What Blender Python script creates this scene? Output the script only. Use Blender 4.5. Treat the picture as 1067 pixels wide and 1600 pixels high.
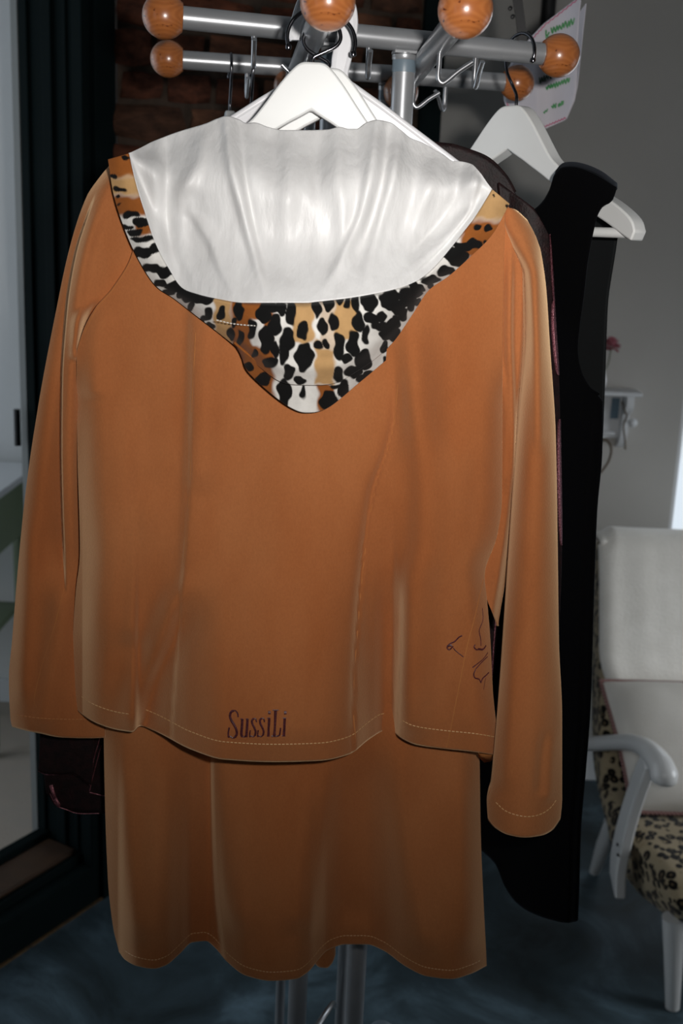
import bpy, bmesh, math, random
import numpy as np
from mathutils import Vector, Matrix
random.seed(7); rng = np.random.default_rng(7)
for o in list(bpy.data.objects): bpy.data.objects.remove(o)
SC = bpy.context.scene
COL = SC.collection

# ------------------------------------------------------------------ camera
FPX = 1750.0; PITCH = math.radians(14); ROLL = math.radians(2.5); CAMH = 1.67
Fv = np.array([0, math.cos(PITCH), -math.sin(PITCH)])
R0 = np.array([1.0, 0, 0]); U0 = np.array([0, math.sin(PITCH), math.cos(PITCH)])
Rv = R0*math.cos(ROLL) + U0*math.sin(ROLL); Uv = U0*math.cos(ROLL) - R0*math.sin(ROLL)
CP = np.array([0, 0, CAMH])
cd = bpy.data.cameras.new('camera'); cam = bpy.data.objects.new('camera', cd); COL.objects.link(cam)
m = Matrix.Identity(4)
for i in range(3):
    m[i][0] = Rv[i]; m[i][1] = Uv[i]; m[i][2] = -Fv[i]; m[i][3] = CP[i]
cam.matrix_world = m
cd.sensor_fit = 'VERTICAL'; cd.sensor_height = 24; cd.lens = FPX/1600*24; cd.clip_start = .02
cd.dof.use_dof = True; cd.dof.focus_distance = 1.12; cd.dof.aperture_fstop = 5.0
SC.camera = cam

# ------------------------------------------------------------------ world, lights, exposure
W = bpy.data.worlds.new('sky'); SC.world = W; W.use_nodes = True
bg = W.node_tree.nodes['Background']; bg.inputs[0].default_value = (.80, .90, 1.0, 1); bg.inputs[1].default_value = 1.0
SC.view_settings.view_transform = 'Standard'; SC.view_settings.look = 'None'
SC.view_settings.gamma = 1; SC.view_settings.exposure = 0; SC.view_settings.use_curve_mapping = False

def area(name, loc, target, sx, sy, power, col=(1, 1, 1), shape='RECTANGLE', spread=math.pi):
    l = bpy.data.lights.new(name, 'AREA'); l.shape = shape; l.size = sx; l.size_y = sy
    l.energy = power; l.color = col; l.spread = spread
    o = bpy.data.objects.new(name, l); COL.objects.link(o); o.location = loc
    o.rotation_euler = (Vector(target)-Vector(loc)).to_track_quat('-Z', 'Y').to_euler()
    return o
# the camera's own flash, beside and a little above the lens (camera held upright)
fl_loc = CP + Rv*.085 + Uv*.045
area('camera_flash', fl_loc, fl_loc + Fv + Uv*.24, .04, .025, 2.85, (1, .965, .93), spread=math.radians(84))
area('daylight_window', (1.5, 3.72, 1.4), (1.5, 1.6, .9), 1.4, 1.9, 8.5, (.90, .95, 1.0))
area('daylight_side_window', (2.30, 2.0, 1.05), (.95, 2.5, .35), .9, .9, 5.5, (.92, .96, 1.0), spread=math.radians(95))
area('daylight_next_room', (-2.45, 2.4, 1.75), (-1.0, 3.6, 1.0), .9, 1.2, 3.2, (.85, .93, 1.0))

# ------------------------------------------------------------------ helpers
def at(x, y, Y):
    """world point on the ray of pixel (x, y) at distance Y into the room (arrays allowed)"""
    x = np.asarray(x, float); y = np.asarray(y, float); Y = np.asarray(Y, float)
    a = (x-533.5)/FPX; b = -(y-800)/FPX
    dx = Fv[0]+Rv[0]*a+Uv[0]*b; dy = Fv[1]+Rv[1]*a+Uv[1]*b; dz = Fv[2]+Rv[2]*a+Uv[2]*b
    t = Y/dy
    return np.stack(np.broadcast_arrays(dx*t, dy*t, CAMH+dz*t), -1)
def atz(x, y, z):
    a = (x-533.5)/FPX; b = -(y-800)/FPX
    d = Fv+Rv*a+Uv*b
    return CP + d*((z-CAMH)/d[2])
def spline(pts):
    p = np.array(sorted(pts), float); xs, ys = p[:, 0], p[:, 1]
    h = np.diff(xs); s = np.diff(ys)/h
    mt = np.empty_like(xs); mt[0] = s[0]; mt[-1] = s[-1]
    for i in range(1, len(xs)-1):
        mt[i] = 0 if s[i-1]*s[i] <= 0 else 2*s[i-1]*s[i]/(s[i-1]+s[i])
    def f(q):
        q = np.clip(np.asarray(q, float), xs[0], xs[-1])
        i = np.clip(np.searchsorted(xs, q)-1, 0, len(h)-1); t = (q-xs[i])/h[i]
        t2 = t*t; t3 = t2*t
        return (2*t3-3*t2+1)*ys[i]+(t3-2*t2+t)*h[i]*mt[i]+(-2*t3+3*t2)*ys[i+1]+(t3-t2)*h[i]*mt[i+1]
    return f
def catmull(pts, n=8, closed=False):
    P = [np.array(p, float) for p in pts]; out = []
    N = len(P); rngi = range(N if closed else N-1)
    for i in rngi:
        p0 = P[(i-1) % N] if (closed or i > 0) else 2*P[0]-P[1]
        p1 = P[i]; p2 = P[(i+1) % N]
        p3 = P[(i+2) % N] if (closed or i+2 < N) else 2*P[-1]-P[-2]
        for k in range(n):
            t = k/n
            out.append(.5*((2*p1)+(-p0+p2)*t+(2*p0-5*p1+4*p2-p3)*t*t+(-p0+3*p1-3*p2+p3)*t**3))
    if not closed: out.append(P[-1])
    return out
def ss(a, b, x):
    t = np.clip((np.asarray(x, float)-a)/(b-a), 0, 1); return t*t*(3-2*t)
def noise1(seed, n=7):
    r = np.random.default_rng(seed); fr = r.uniform(.4, 2.2, n); ph = r.uniform(0, 6.28, n); am = r.uniform(.3, 1, n)/fr**.6
    return lambda q: sum(a*np.sin(f*np.asarray(q)+p) for f, p, a in zip(fr, ph, am))/n

class MB:
    """collects shapes for one mesh"""
    def __init__(s): s.v = []; s.f = []
    def add(s, v, f):
        o = len(s.v); s.v += [tuple(map(float, p)) for p in v]; s.f += [tuple(i+o for i in q) for q in f]; return s
    def box(s, c, d, R=None):
        c = np.array(c, float); d = np.array(d, float)/2
        v = [np.array([x, y, z])*d for x in (-1, 1) for y in (-1, 1) for z in (-1, 1)]
        if R is not None: v = [np.array(R) @ p for p in v]
        return s.add([c+p for p in v], [(0, 1, 3, 2), (4, 6, 7, 5), (0, 4, 5, 1), (2, 3, 7, 6), (0, 2, 6, 4), (1, 5, 7, 3)])
    def tube(s, pts, r, n=10, closed=False, cap=True):
        P = [np.array(p, float) for p in pts]; N = len(P)
        rr = [r]*N if np.isscalar(r) else list(r)
        up = None; v = []; f = []
        for i in range(N):
            if closed: t = P[(i+1) % N]-P[i-1]
            else: t = P[min(i+1, N-1)]-P[max(i-1, 0)]
            t = t/(np.linalg.norm(t)+1e-12)
            if up is None:
                up = np.cross(t, [0, 0, 1.0]);
                if np.linalg.norm(up) < 1e-3: up = np.cross(t, [0, 1.0, 0])
            up = up-t*(up@t); up /= np.linalg.norm(up)+1e-12
            b = np.cross(t, up)
            for k in range(n):
                a = 2*math.pi*k/n; v.append(P[i]+rr[i]*(math.cos(a)*up+math.sin(a)*b))
        for i in range(N if closed else N-1):
            j = (i+1) % N
            for k in range(n):
                l = (k+1) % n; f.append((i*n+k, i*n+l, j*n+l, j*n+k))
        if cap and not closed:
            f.append(tuple(reversed(range(n)))); f.append(tuple((N-1)*n+k for k in range(n)))
        return s.add(v, f)
    def lathe(s, prof, origin, axis=(0, 0, 1), n=24):
        """prof: list of (radius, height along axis)"""
        ax = np.array(axis, float); ax /= np.linalg.norm(ax)
        u = np.cross(ax, [0, 0, 1.0]);
        if np.linalg.norm(u) < 1e-3: u = np.cross(ax, [0, 1.0, 0])
        u /= np.linalg.norm(u); w = np.cross(ax, u); o = np.array(origin, float)
        v = []; f = []
        for r, h in prof:
            for k in range(n):
                a = 2*math.pi*k/n; v.append(o+ax*h+r*(math.cos(a)*u+math.sin(a)*w))
        for i in range(len(prof)-1):
            for k in range(n):
                l = (k+1) % n; f.append((i*n+k, i*n+l, (i+1)*n+l, (i+1)*n+k))
        f.append(tuple(reversed(range(n)))); f.append(tuple((len(prof)-1)*n+k for k in range(n)))
        return s.add(v, f)
    def slab(s, poly, fn, t):
        """extrude polygon; fn(a, b, c) maps local to world, thickness t along c"""
        n = len(poly)
        v = [fn(a, b, -t/2) for a, b in poly]+[fn(a, b, t/2) for a, b in poly]
        f = [tuple(range(n)), tuple(reversed(range(n, 2*n)))]
        f += [(i, i+n, (i+1) % n+n, (i+1) % n) for i in range(n)]
        return s.add(v, f)
    def strip(s, A, B, t, fn, seg=None):
        """thick band between two matched polylines A and B (local a, b)"""
        n = len(A); v = []; f = []
        for p, q in zip(A, B):
            v += [fn(p[0], p[1], -t/2), fn(q[0], q[1], -t/2), fn(q[0], q[1], t/2), fn(p[0], p[1], t/2)]
        for i in range(n-1):
            for k in range(4):
                l = (k+1) % 4; f.append((i*4+k, i*4+l, i*4+4+l, i*4+4+k))
        f.append((0, 3, 2, 1)); e = (n-1)*4; f.append((e, e+1, e+2, e+3))
        return s.add(v, f)
    def build(s, name, mat, parent=None, smooth=True, bevel=0, solid=0, sub=0, angle=40, seg=2):
        me = bpy.data.meshes.new(name); me.from_pydata(s.v, [], s.f); me.update()
        bm = bmesh.new(); bm.from_mesh(me); bmesh.ops.recalc_face_normals(bm, faces=bm.faces); bm.to_mesh(me); bm.free()
        return link(name, me, mat, parent, smooth, bevel, solid, sub, angle, seg)
def link(name, me, mat, parent=None, smooth=True, bevel=0, solid=0, sub=0, angle=40, seg=2):
    o = bpy.data.objects.new(name, me); COL.objects.link(o)
    if mat is not None and not me.materials: me.materials.append(mat)
    if smooth:
        me.polygons.foreach_set('use_smooth', [True]*len(me.polygons))
        if angle < 180:
            try: me.set_sharp_from_angle(angle=math.radians(angle))
            except Exception: pass
    if bevel:
        b = o.modifiers.new('bevel', 'BEVEL'); b.width = bevel; b.segments = seg; b.limit_method = 'ANGLE'; b.angle_limit = math.radians(35)
    if solid:
        b = o.modifiers.new('solid', 'SOLIDIFY'); b.thickness = solid; b.offset = 0
    if sub:
        b = o.modifiers.new('sub', 'SUBSURF'); b.levels = sub; b.render_levels = sub
    if parent is not None:
        o.parent = parent; o.matrix_parent_inverse = parent.matrix_world.inverted()
    return o
def tag(o, label=None, cat=None, group=None, kind=None):
    if label: o['label'] = label
    if cat: o['category'] = cat
    if group: o['group'] = group
    if kind: o['kind'] = kind
    return o
def empty(name, loc, label, cat, group=None):
    o = bpy.data.objects.new(name, None); COL.objects.link(o); o.location = loc; o.empty_display_size = .05
    o.matrix_world = Matrix.Translation(Vector([float(c) for c in loc]))
    return tag(o, label, cat, group)

# ------------------------------------------------------------------ materials
def nt(name):
    m_ = bpy.data.materials.new(name); m_.use_nodes = True
    t = m_.node_tree; return m_, t, t.nodes['Principled BSDF']
def setp(b, **k):
    for n, v in k.items():
        if n in b.inputs:
            b.inputs[n].default_value = (v+(1,)) if isinstance(v, tuple) and len(v) == 3 else v
def mat(name, c, rough=.5, metal=0, sheen=0, sheen_tint=(1, 1, 1), sheen_r=.4, spec=.5, noise=None, bump=None, coat=0, c2=None, stretch=(1, 1, 1), aniso=0):
    m_, t, b = nt(name)
    setp(b, **{'Base Color': c, 'Roughness': rough, 'Metallic': metal, 'Sheen Weight': sheen, 'Sheen Tint': sheen_tint, 'Sheen Roughness': sheen_r, 'Specular IOR Level': spec, 'Coat Weight': coat, 'Coat Roughness': .15, 'Anisotropic': aniso})
    if noise or bump:
        tc = t.nodes.new('ShaderNodeTexCoord'); mp = t.nodes.new('ShaderNodeMapping'); mp.inputs['Scale'].default_value = stretch
        t.links.new(tc.outputs['Object'], mp.inputs[0])
    if noise:
        sc, det, lo, hi = noise
        nz = t.nodes.new('ShaderNodeTexNoise'); nz.inputs['Scale'].default_value = sc; nz.inputs['Detail'].default_value = det
        t.links.new(mp.outputs[0], nz.inputs['Vector'])
        cr = t.nodes.new('ShaderNodeValToRGB'); cr.color_ramp.elements[0].position = lo; cr.color_ramp.elements[1].position = hi
        cr.color_ramp.elements[0].color = c+(1,); cr.color_ramp.elements[1].color = (c2 or c)+(1,)
        t.links.new(nz.outputs[0], cr.inputs[0]); t.links.new(cr.outputs[0], b.inputs['Base Color'])
    if bump:
        sc, st, dist = bump
        nb = t.nodes.new('ShaderNodeTexNoise'); nb.inputs['Scale'].default_value = sc; nb.inputs['Detail'].default_value = 4
        t.links.new(mp.outputs[0], nb.inputs['Vector'])
        bp = t.nodes.new('ShaderNodeBump'); bp.inputs['Strength'].default_value = st; bp.inputs['Distance'].default_value = dist
        t.links.new(nb.outputs[0], bp.inputs['Height']); t.links.new(bp.outputs[0], b.inputs['Normal'])
    return m_
M = {}
def velvet_mat():
    m_, t, b = nt('tan_velour'); N = t.nodes; L = t.links
    tc = N.new('ShaderNodeTexCoord')
    def noise(scale, det, st=(1, 1, 1), rough=.55):
        mp = N.new('ShaderNodeMapping'); mp.inputs['Scale'].default_value = st; L.new(tc.outputs['Object'], mp.inputs[0])
        n = N.new('ShaderNodeTexNoise'); n.inputs['Scale'].default_value = scale; n.inputs['Detail'].default_value = det; n.inputs['Roughness'].default_value = rough
        L.new(mp.outputs[0], n.inputs[0]); return n
    def ramp(n, p0, c0, p1, c1):
        r = N.new('ShaderNodeValToRGB'); r.color_ramp.elements[0].position = p0; r.color_ramp.elements[1].position = p1
        r.color_ramp.elements[0].color = c0+(1,); r.color_ramp.elements[1].color = c1+(1,); L.new(n.outputs[0], r.inputs[0]); return r
    def mul(a, b_):
        m2 = N.new('ShaderNodeMix'); m2.data_type = 'RGBA'; m2.blend_type = 'MULTIPLY'; m2.inputs[0].default_value = 1
        L.new(a.outputs[0] if a.bl_idname != 'ShaderNodeMix' else a.outputs[2], m2.inputs[6]); L.new(b_.outputs[0], m2.inputs[7]); return m2
    base = ramp(noise(7, 6, (1, 1, .45)), .34, (.310, .097, .030), .70, (.395, .148, .054))          # brushed pile
    fine = ramp(noise(420, 3, (1.3, 1, .8), .6), .3, (.93, .93, .93), .7, (1.05, 1.05, 1.05))          # pile grain
    x = mul(base, fine); L.new(x.outputs[2], b.inputs['Base Color'])
    sw = ramp(noise(5, 5, (1, 1, .4)), .3, (.55, .55, .55), .7, (1, 1, 1)); L.new(sw.outputs[0], b.inputs['Sheen Weight'])
    setp(b, Roughness=.95, **{'Specular IOR Level': .08, 'Sheen Roughness': .48, 'Sheen Tint': (1, .69, .40)})
    bp = N.new('ShaderNodeBump'); bp.inputs['Strength'].default_value = .35; bp.inputs['Distance'].default_value = .0008
    nb = noise(500, 3); L.new(nb.outputs[0], bp.inputs['Height']); L.new(bp.outputs[0], b.inputs['Normal'])
    return m_
M['velvet'] = velvet_mat()
M['velvet_in'] = mat('tan_knit_backing', (.40, .15, .045), .95, spec=.1, bump=(900, .3, .0006))
M['seam'] = mat('tan_seam_fold', (.40, .15, .045), .9, sheen=.5, sheen_tint=(1, .75, .5), spec=.1)
M['thread'] = mat('pale_gold_thread', (.62, .38, .17), .5)
M['burg_thread'] = mat('burgundy_embroidery_thread', (.045, .009, .013), .45, sheen=.2, sheen_tint=(1, .4, .4), noise=(700, 2, .4, .65), c2=(.11, .025, .03))
M['satin'] = mat('white_satin', (.62, .615, .61), .46, sheen=.15, spec=.45, noise=(26, 5, .3, .75), c2=(.74, .74, .735), bump=(70, .35, .004), stretch=(1.6, 1, .5))
M['white_wood'] = mat('white_painted_wood', (.72, .73, .72), .34, spec=.45, noise=(9, 3, .3, .8), c2=(.76, .77, .76))
M['white_plastic'] = mat('white_plastic', (.78, .78, .80), .22, spec=.5)
M['steel'] = mat('silver_lacquered_steel', (.36, .37, .385), .33, metal=.5, noise=(40, 3, .3, .8), c2=(.40, .41, .425), spec=.6)
M['blue_collar'] = mat('blue_grey_plastic', (.16, .21, .25), .4)
M['dark_wire'] = mat('dark_chrome_wire', (.10, .10, .11), .16, metal=1)
M['rod'] = mat('silver_hook_rod', (.50, .51, .53), .25, metal=.9)
M['black_velvet'] = mat('black_velvet', (.0022, .0022, .0026), .95, sheen=.02, sheen_tint=(.7, .8, 1), spec=.03, bump=(600, .2, .0005))
M['black_lining'] = mat('black_velvet_reverse', (.010, .011, .0115), .9, spec=.08, bump=(600, .2, .0005))
M['burg'] = mat('burgundy_velvet', (.0050, .0014, .0017), .6, sheen=.05, sheen_tint=(1, .45, .5), sheen_r=.25, spec=.25, noise=(120, 5, .4, .65), c2=(.013, .0032, .0036), bump=(420, .5, .0012))
M['burg_shine'] = mat('burgundy_lurex_edge', (.17, .045, .06), .42, metal=.6, noise=(900, 2, .45, .62), c2=(.55, .24, .28), bump=(900, .6, .001))
M['greenpaint'] = mat('dark_green_paint', (.0025, .0062, .0066), .75, spec=.06, noise=(7, 4, .3, .8), c2=(.0036, .008, .0085))
M['sill_wood'] = mat('worn_brown_sill', (.06, .028, .012), .5, noise=(9, 6, .3, .75), c2=(.022, .011, .006), stretch=(1, 1, 6))
M['ochre'] = mat('ochre_paint_edge', (.10, .055, .016), .8, noise=(60, 4, .35, .7), c2=(.03, .018, .008))
M['grey_wall'] = mat('pale_grey_plaster', (.40, .39, .37), .9, spec=.1, noise=(2.2, 5, .3, .75), c2=(.46, .45, .43), bump=(35, .12, .004))
M['white_wall'] = mat('white_plaster', (.62, .63, .63), .9, spec=.1, noise=(1.5, 4, .3, .75), c2=(.68, .69, .69))
M['jamb'] = mat('grey_jamb_paint', (.16, .17, .165), .6)
M['mortar'] = mat('dark_mortar', (.05, .038, .03), .95, spec=.1, noise=(30, 5, .3, .7), c2=(.085, .06, .045), bump=(60, .6, .01))
M['white_trim'] = mat('white_gloss_trim', (.62, .64, .66), .35)
M['carpet'] = mat('beige_carpet', (.36, .32, .28), .95, spec=.05, noise=(18, 6, .3, .7), c2=(.38, .33, .28), bump=(220, .6, .006))
M['green_furn'] = mat('sage_green_paint', (.15, .20, .11), .45, noise=(6, 4, .3, .8), c2=(.18, .23, .14))
M['black'] = mat('black_iron', (.006, .006, .007), .5)
M['paper'] = mat('white_card', (.44, .42, .46), .6, noise=(14, 4, .3, .8), c2=(.50, .48, .52))
M['pink_ink'] = mat('pink_crayon', (.48, .06, .16), .6)
M['green_ink'] = mat('green_felt_pen', (.06, .26, .09), .6)
M['dark_ink'] = mat('dark_felt_pen', (.02, .045, .03), .6)
M['chair_paint'] = mat('white_lacquer', (.58, .58, .57), .3, spec=.5, noise=(7, 3, .3, .8), c2=(.63, .63, .62))
M['throw'] = mat('cream_fleece', (.70, .67, .61), .95, sheen=.5, sheen_r=.5, spec=.05, noise=(16, 6, .3, .7), c2=(.78, .75, .69), bump=(160, .35, .005))
M['linen'] = mat('cream_linen', (.56, .53, .48), .9, sheen=.2, spec=.1, noise=(10, 5, .3, .7), c2=(.62, .59, .54), bump=(300, .35, .002))
M['petal'] = mat('dusty_pink_petal', (.46, .16, .20), .7, noise=(60, 3, .3, .7), c2=(.34, .10, .13))
M['stem'] = mat('grey_green_stem', (.12, .14, .08), .7)
M['blue_plate'] = mat('grey_blue_plate', (.09, .15, .20), .5)
M['cord'] = mat('brown_cord', (.10, .07, .04), .8)
def orange_wood():
    m_, t, b = nt('orange_beech')
    tc = t.nodes.new('ShaderNodeTexCoord'); mp = t.nodes.new('ShaderNodeMapping'); mp.inputs['Scale'].default_value = (1, 1, 2.2)
    t.links.new(tc.outputs['Object'], mp.inputs[0])
    w = t.nodes.new('ShaderNodeTexWave'); w.wave_type = 'RINGS'; w.inputs['Scale'].default_value = 55; w.inputs['Distortion'].default_value = 3; w.inputs['Detail'].default_value = 3
    t.links.new(mp.outputs[0], w.inputs[0])
    cr = t.nodes.new('ShaderNodeValToRGB')
    cr.color_ramp.elements[0].color = (.35, .110, .029, 1); cr.color_ramp.elements[1].color = (.41, .138, .038, 1)
    t.links.new(w.outputs[0], cr.inputs[0])
    n2 = t.nodes.new('ShaderNodeTexNoise'); n2.inputs['Scale'].default_value = 85; t.links.new(mp.outputs[0], n2.inputs[0])
    c2 = t.nodes.new('ShaderNodeValToRGB'); c2.color_ramp.elements[0].position = .26; c2.color_ramp.elements[1].position = .33
    c2.color_ramp.elements[0].color = (.16, .03, .01, 1); c2.color_ramp.elements[1].color = (1, 1, 1, 1)
    t.links.new(n2.outputs[0], c2.inputs[0])
    mx = t.nodes.new('ShaderNodeMix'); mx.data_type = 'RGBA'; mx.blend_type = 'MULTIPLY'; mx.inputs[0].default_value = 1
    t.links.new(cr.outputs[0], mx.inputs[6]); t.links.new(c2.outputs[0], mx.inputs[7]); t.links.new(mx.outputs[2], b.inputs['Base Color'])
    setp(b, Roughness=.3, **{'Coat Weight': .5, 'Coat Roughness': .2}); return m_
M['beech'] = orange_wood()
def brick_mat():
    m_, t, b = nt('weathered_brick')
    oi = t.nodes.new('ShaderNodeObjectInfo'); tc = t.nodes.new('ShaderNodeTexCoord')
    ad = t.nodes.new('ShaderNodeVectorMath'); ad.operation = 'ADD'
    ml = t.nodes.new('ShaderNodeMath'); ml.operation = 'MULTIPLY'; ml.inputs[1].default_value = 40
    t.links.new(oi.outputs['Random'], ml.inputs[0]); t.links.new(tc.outputs['Object'], ad.inputs[0]); t.links.new(ml.outputs[0], ad.inputs[1])
    cr = t.nodes.new('ShaderNodeValToRGB'); e = cr.color_ramp.elements
    e[0].position = 0; e[0].color = (.13, .045, .025, 1); e[1].position = 1; e[1].color = (.15, .10, .065, 1)
    k = e.new(.35); k.color = (.10, .035, .02, 1); k = e.new(.6); k.color = (.07, .04, .026, 1); k = e.new(.8); k.color = (.20, .085, .05, 1)
    t.links.new(oi.outputs['Random'], cr.inputs[0])
    n = t.nodes.new('ShaderNodeTexNoise'); n.inputs['Scale'].default_value = 3; n.inputs['Detail'].default_value = 8; n.inputs['Roughness'].default_value = .65
    t.links.new(ad.outputs[0], n.inputs[0])
    c2 = t.nodes.new('ShaderNodeValToRGB'); c2.color_ramp.elements[0].position = .32; c2.color_ramp.elements[1].position = .68
    c2.color_ramp.elements[0].color = (.3, .3, .3, 1); c2.color_ramp.elements[1].color = (1.25, 1.15, 1.0, 1)
    t.links.new(n.outputs[0], c2.inputs[0])
    mx = t.nodes.new('ShaderNodeMix'); mx.data_type = 'RGBA'; mx.blend_type = 'MULTIPLY'; mx.inputs[0].default_value = 1
    t.links.new(cr.outputs[0], mx.inputs[6]); t.links.new(c2.outputs[0], mx.inputs[7]); t.links.new(mx.outputs[2], b.inputs['Base Color'])
    bp = t.nodes.new('ShaderNodeBump'); bp.inputs['Strength'].default_value = .7; bp.inputs['Distance'].default_value = .01
    t.links.new(n.outputs[0], bp.inputs['Height']); t.links.new(bp.outputs[0], b.inputs['Normal'])
    setp(b, Roughness=.85, **{'Specular IOR Level': .25}); return m_
M['brick'] = brick_mat()
def floor_mat():
    m_, t, b = nt('mottled_blue_floor')
    tc = t.nodes.new('ShaderNodeTexCoord')
    n1 = t.nodes.new('ShaderNodeTexNoise'); n1.inputs['Scale'].default_value = 3.2; n1.inputs['Detail'].default_value = 9; n1.inputs['Roughness'].default_value = .62; n1.inputs['Distortion'].default_value = .8
    t.links.new(tc.outputs['Object'], n1.inputs[0])
    cr = t.nodes.new('ShaderNodeValToRGB'); e = cr.color_ramp.elements
    e[0].position = .3; e[0].color = (.014, .022, .025, 1); e[1].position = .72; e[1].color = (.13, .20, .25, 1)
    k = e.new(.5); k.color = (.042, .066, .080, 1)
    t.links.new(n1.outputs[0], cr.inputs[0]); t.links.new(cr.outputs[0], b.inputs['Base Color'])
    setp(b, Roughness=.55, **{'Specular IOR Level': .3}); return m_
M['floor'] = floor_mat()
def leopard_mat():
    m_, t, b = nt('leopard_upholstery')
    tc = t.nodes.new('ShaderNodeTexCoord')
    nz = t.nodes.new('ShaderNodeTexNoise'); nz.inputs['Scale'].default_value = 30; t.links.new(tc.outputs['Object'], nz.inputs[0])
    ad = t.nodes.new('ShaderNodeMix'); ad.data_type = 'VECTOR'; ad.inputs[0].default_value = .012
    t.links.new(tc.outputs['Object'], ad.inputs[4]); t.links.new(nz.outputs['Color'], ad.inputs[5])
    v = t.nodes.new('ShaderNodeTexVoronoi'); v.inputs['Scale'].default_value = 42; v.inputs['Randomness'].default_value = .9
    t.links.new(ad.outputs[1], v.inputs['Vector'])
    n2 = t.nodes.new('ShaderNodeTexNoise'); n2.inputs['Scale'].default_value = 60; n2.inputs['Detail'].default_value = 1; t.links.new(tc.outputs['Object'], n2.inputs[0])
    cr = t.nodes.new('ShaderNodeValToRGB'); cr.color_ramp.interpolation = 'LINEAR'; e = cr.color_ramp.elements
    e[0].position = .12; e[0].color = (.11, .075, .04, 1); e[1].position = .52; e[1].color = (.29, .235, .15, 1)
    k = e.new(.20); k.color = (.006, .005, .004, 1); k = e.new(.475); k.color = (.006, .005, .004, 1)
    t.links.new(v.outputs['Distance'], cr.inputs[0])
    c2 = t.nodes.new('ShaderNodeValToRGB'); c2.color_ramp.elements[0].position = .64; c2.color_ramp.elements[1].position = .68
    t.links.new(n2.outputs[0], c2.inputs[0])
    mx = t.nodes.new('ShaderNodeMix'); mx.data_type = 'RGBA'; t.links.new(c2.outputs[0], mx.inputs[0]); t.links.new(cr.outputs[0], mx.inputs[6]); mx.inputs[7].default_value = (.27, .215, .13, 1)
    t.links.new(mx.outputs[2], b.inputs['Base Color'])
    setp(b, Roughness=.9, **{'Specular IOR Level': .1, 'Sheen Weight': .15}); return m_
M['leopard'] = leopard_mat()
def print_mat():
    """printed velour: the spot pattern itself is stored per vertex of the fabric"""
    m_, t, b = nt('animal_print_velour')
    a = t.nodes.new('ShaderNodeVertexColor'); a.layer_name = 'print'
    tc = t.nodes.new('ShaderNodeTexCoord'); nz = t.nodes.new('ShaderNodeTexNoise'); nz.inputs['Scale'].default_value = 90; nz.inputs['Detail'].default_value = 4
    t.links.new(tc.outputs['Object'], nz.inputs[0])
    cr = t.nodes.new('ShaderNodeValToRGB'); cr.color_ramp.elements[0].position = .25; cr.color_ramp.elements[0].color = (.8, .8, .8, 1); cr.color_ramp.elements[1].position = .75
    t.links.new(nz.outputs[0], cr.inputs[0])
    mx = t.nodes.new('ShaderNodeMix'); mx.data_type = 'RGBA'; mx.blend_type = 'MULTIPLY'; mx.inputs[0].default_value = 1
    t.links.new(a.outputs[0], mx.inputs[6]); t.links.new(cr.outputs[0], mx.inputs[7]); t.links.new(mx.outputs[2], b.inputs['Base Color'])
    bp = t.nodes.new('ShaderNodeBump'); bp.inputs['Strength'].default_value = .3; bp.inputs['Distance'].default_value = .0006
    n3 = t.nodes.new('ShaderNodeTexNoise'); n3.inputs['Scale'].default_value = 900; t.links.new(tc.outputs['Object'], n3.inputs[0]); t.links.new(n3.outputs[0], bp.inputs['Height']); t.links.new(bp.outputs[0], b.inputs['Normal'])
    setp(b, Roughness=.9, **{'Specular IOR Level': .1, 'Sheen Weight': .06}); return m_
M['print'] = print_mat()
def glass_mat():
    m_ = bpy.data.materials.new('window_glass'); m_.use_nodes = True; t = m_.node_tree; t.nodes.clear()
    o = t.nodes.new('ShaderNodeOutputMaterial'); tr = t.nodes.new('ShaderNodeBsdfTransparent'); gl = t.nodes.new('ShaderNodeBsdfGlossy'); gl.inputs['Roughness'].default_value = .02
    mx = t.nodes.new('ShaderNodeMixShader'); mx.inputs[0].default_value = .06
    t.links.new(tr.outputs[0], mx.inputs[1]); t.links.new(gl.outputs[0], mx.inputs[2]); t.links.new(mx.outputs[0], o.inputs[0]); return m_
M['glass'] = glass_mat()

# ------------------------------------------------------------------ room shell
def struct(name, mb, mt, parent=None, label=None, **k):
    o = mb.build(name, mt, parent, **k)
    if parent is None: o['kind'] = 'structure'
    if label: o['label'] = label
    return o
Dp = np.array([.516, .857, 0]); Dp /= np.linalg.norm(Dp)              # along the left partition
Np = np.array([Dp[1], -Dp[0], 0])                                     # its face, into the room
Cf = np.array([-.578, 2.505, 0])                                      # front corner of the door post
def pl(s, t, z): return Cf + Dp*s - Np*t + np.array([0, 0, z])        # s along wall, t into the wall
CE = 2.75
struct('floor', MB().box((0, .9, -.05), (6.4, 6.4, .1)), M['floor'], label='dark mottled blue painted floor', smooth=False)
struct('ceiling', MB().box((0, .9, CE+.05), (6.4, 6.4, .1)), M['white_wall'], smooth=False)
def obox(mb, s0, s1, t0, t1, z0, z1):
    v = [pl(s, t, z) for s in (s0, s1) for t in (t0, t1) for z in (z0, z1)]
    return mb.add(v, [(0, 1, 3, 2), (4, 6, 7, 5), (0, 4, 5, 1), (2, 3, 7, 6), (0, 2, 6, 4), (1, 5, 7, 3)])
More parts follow.
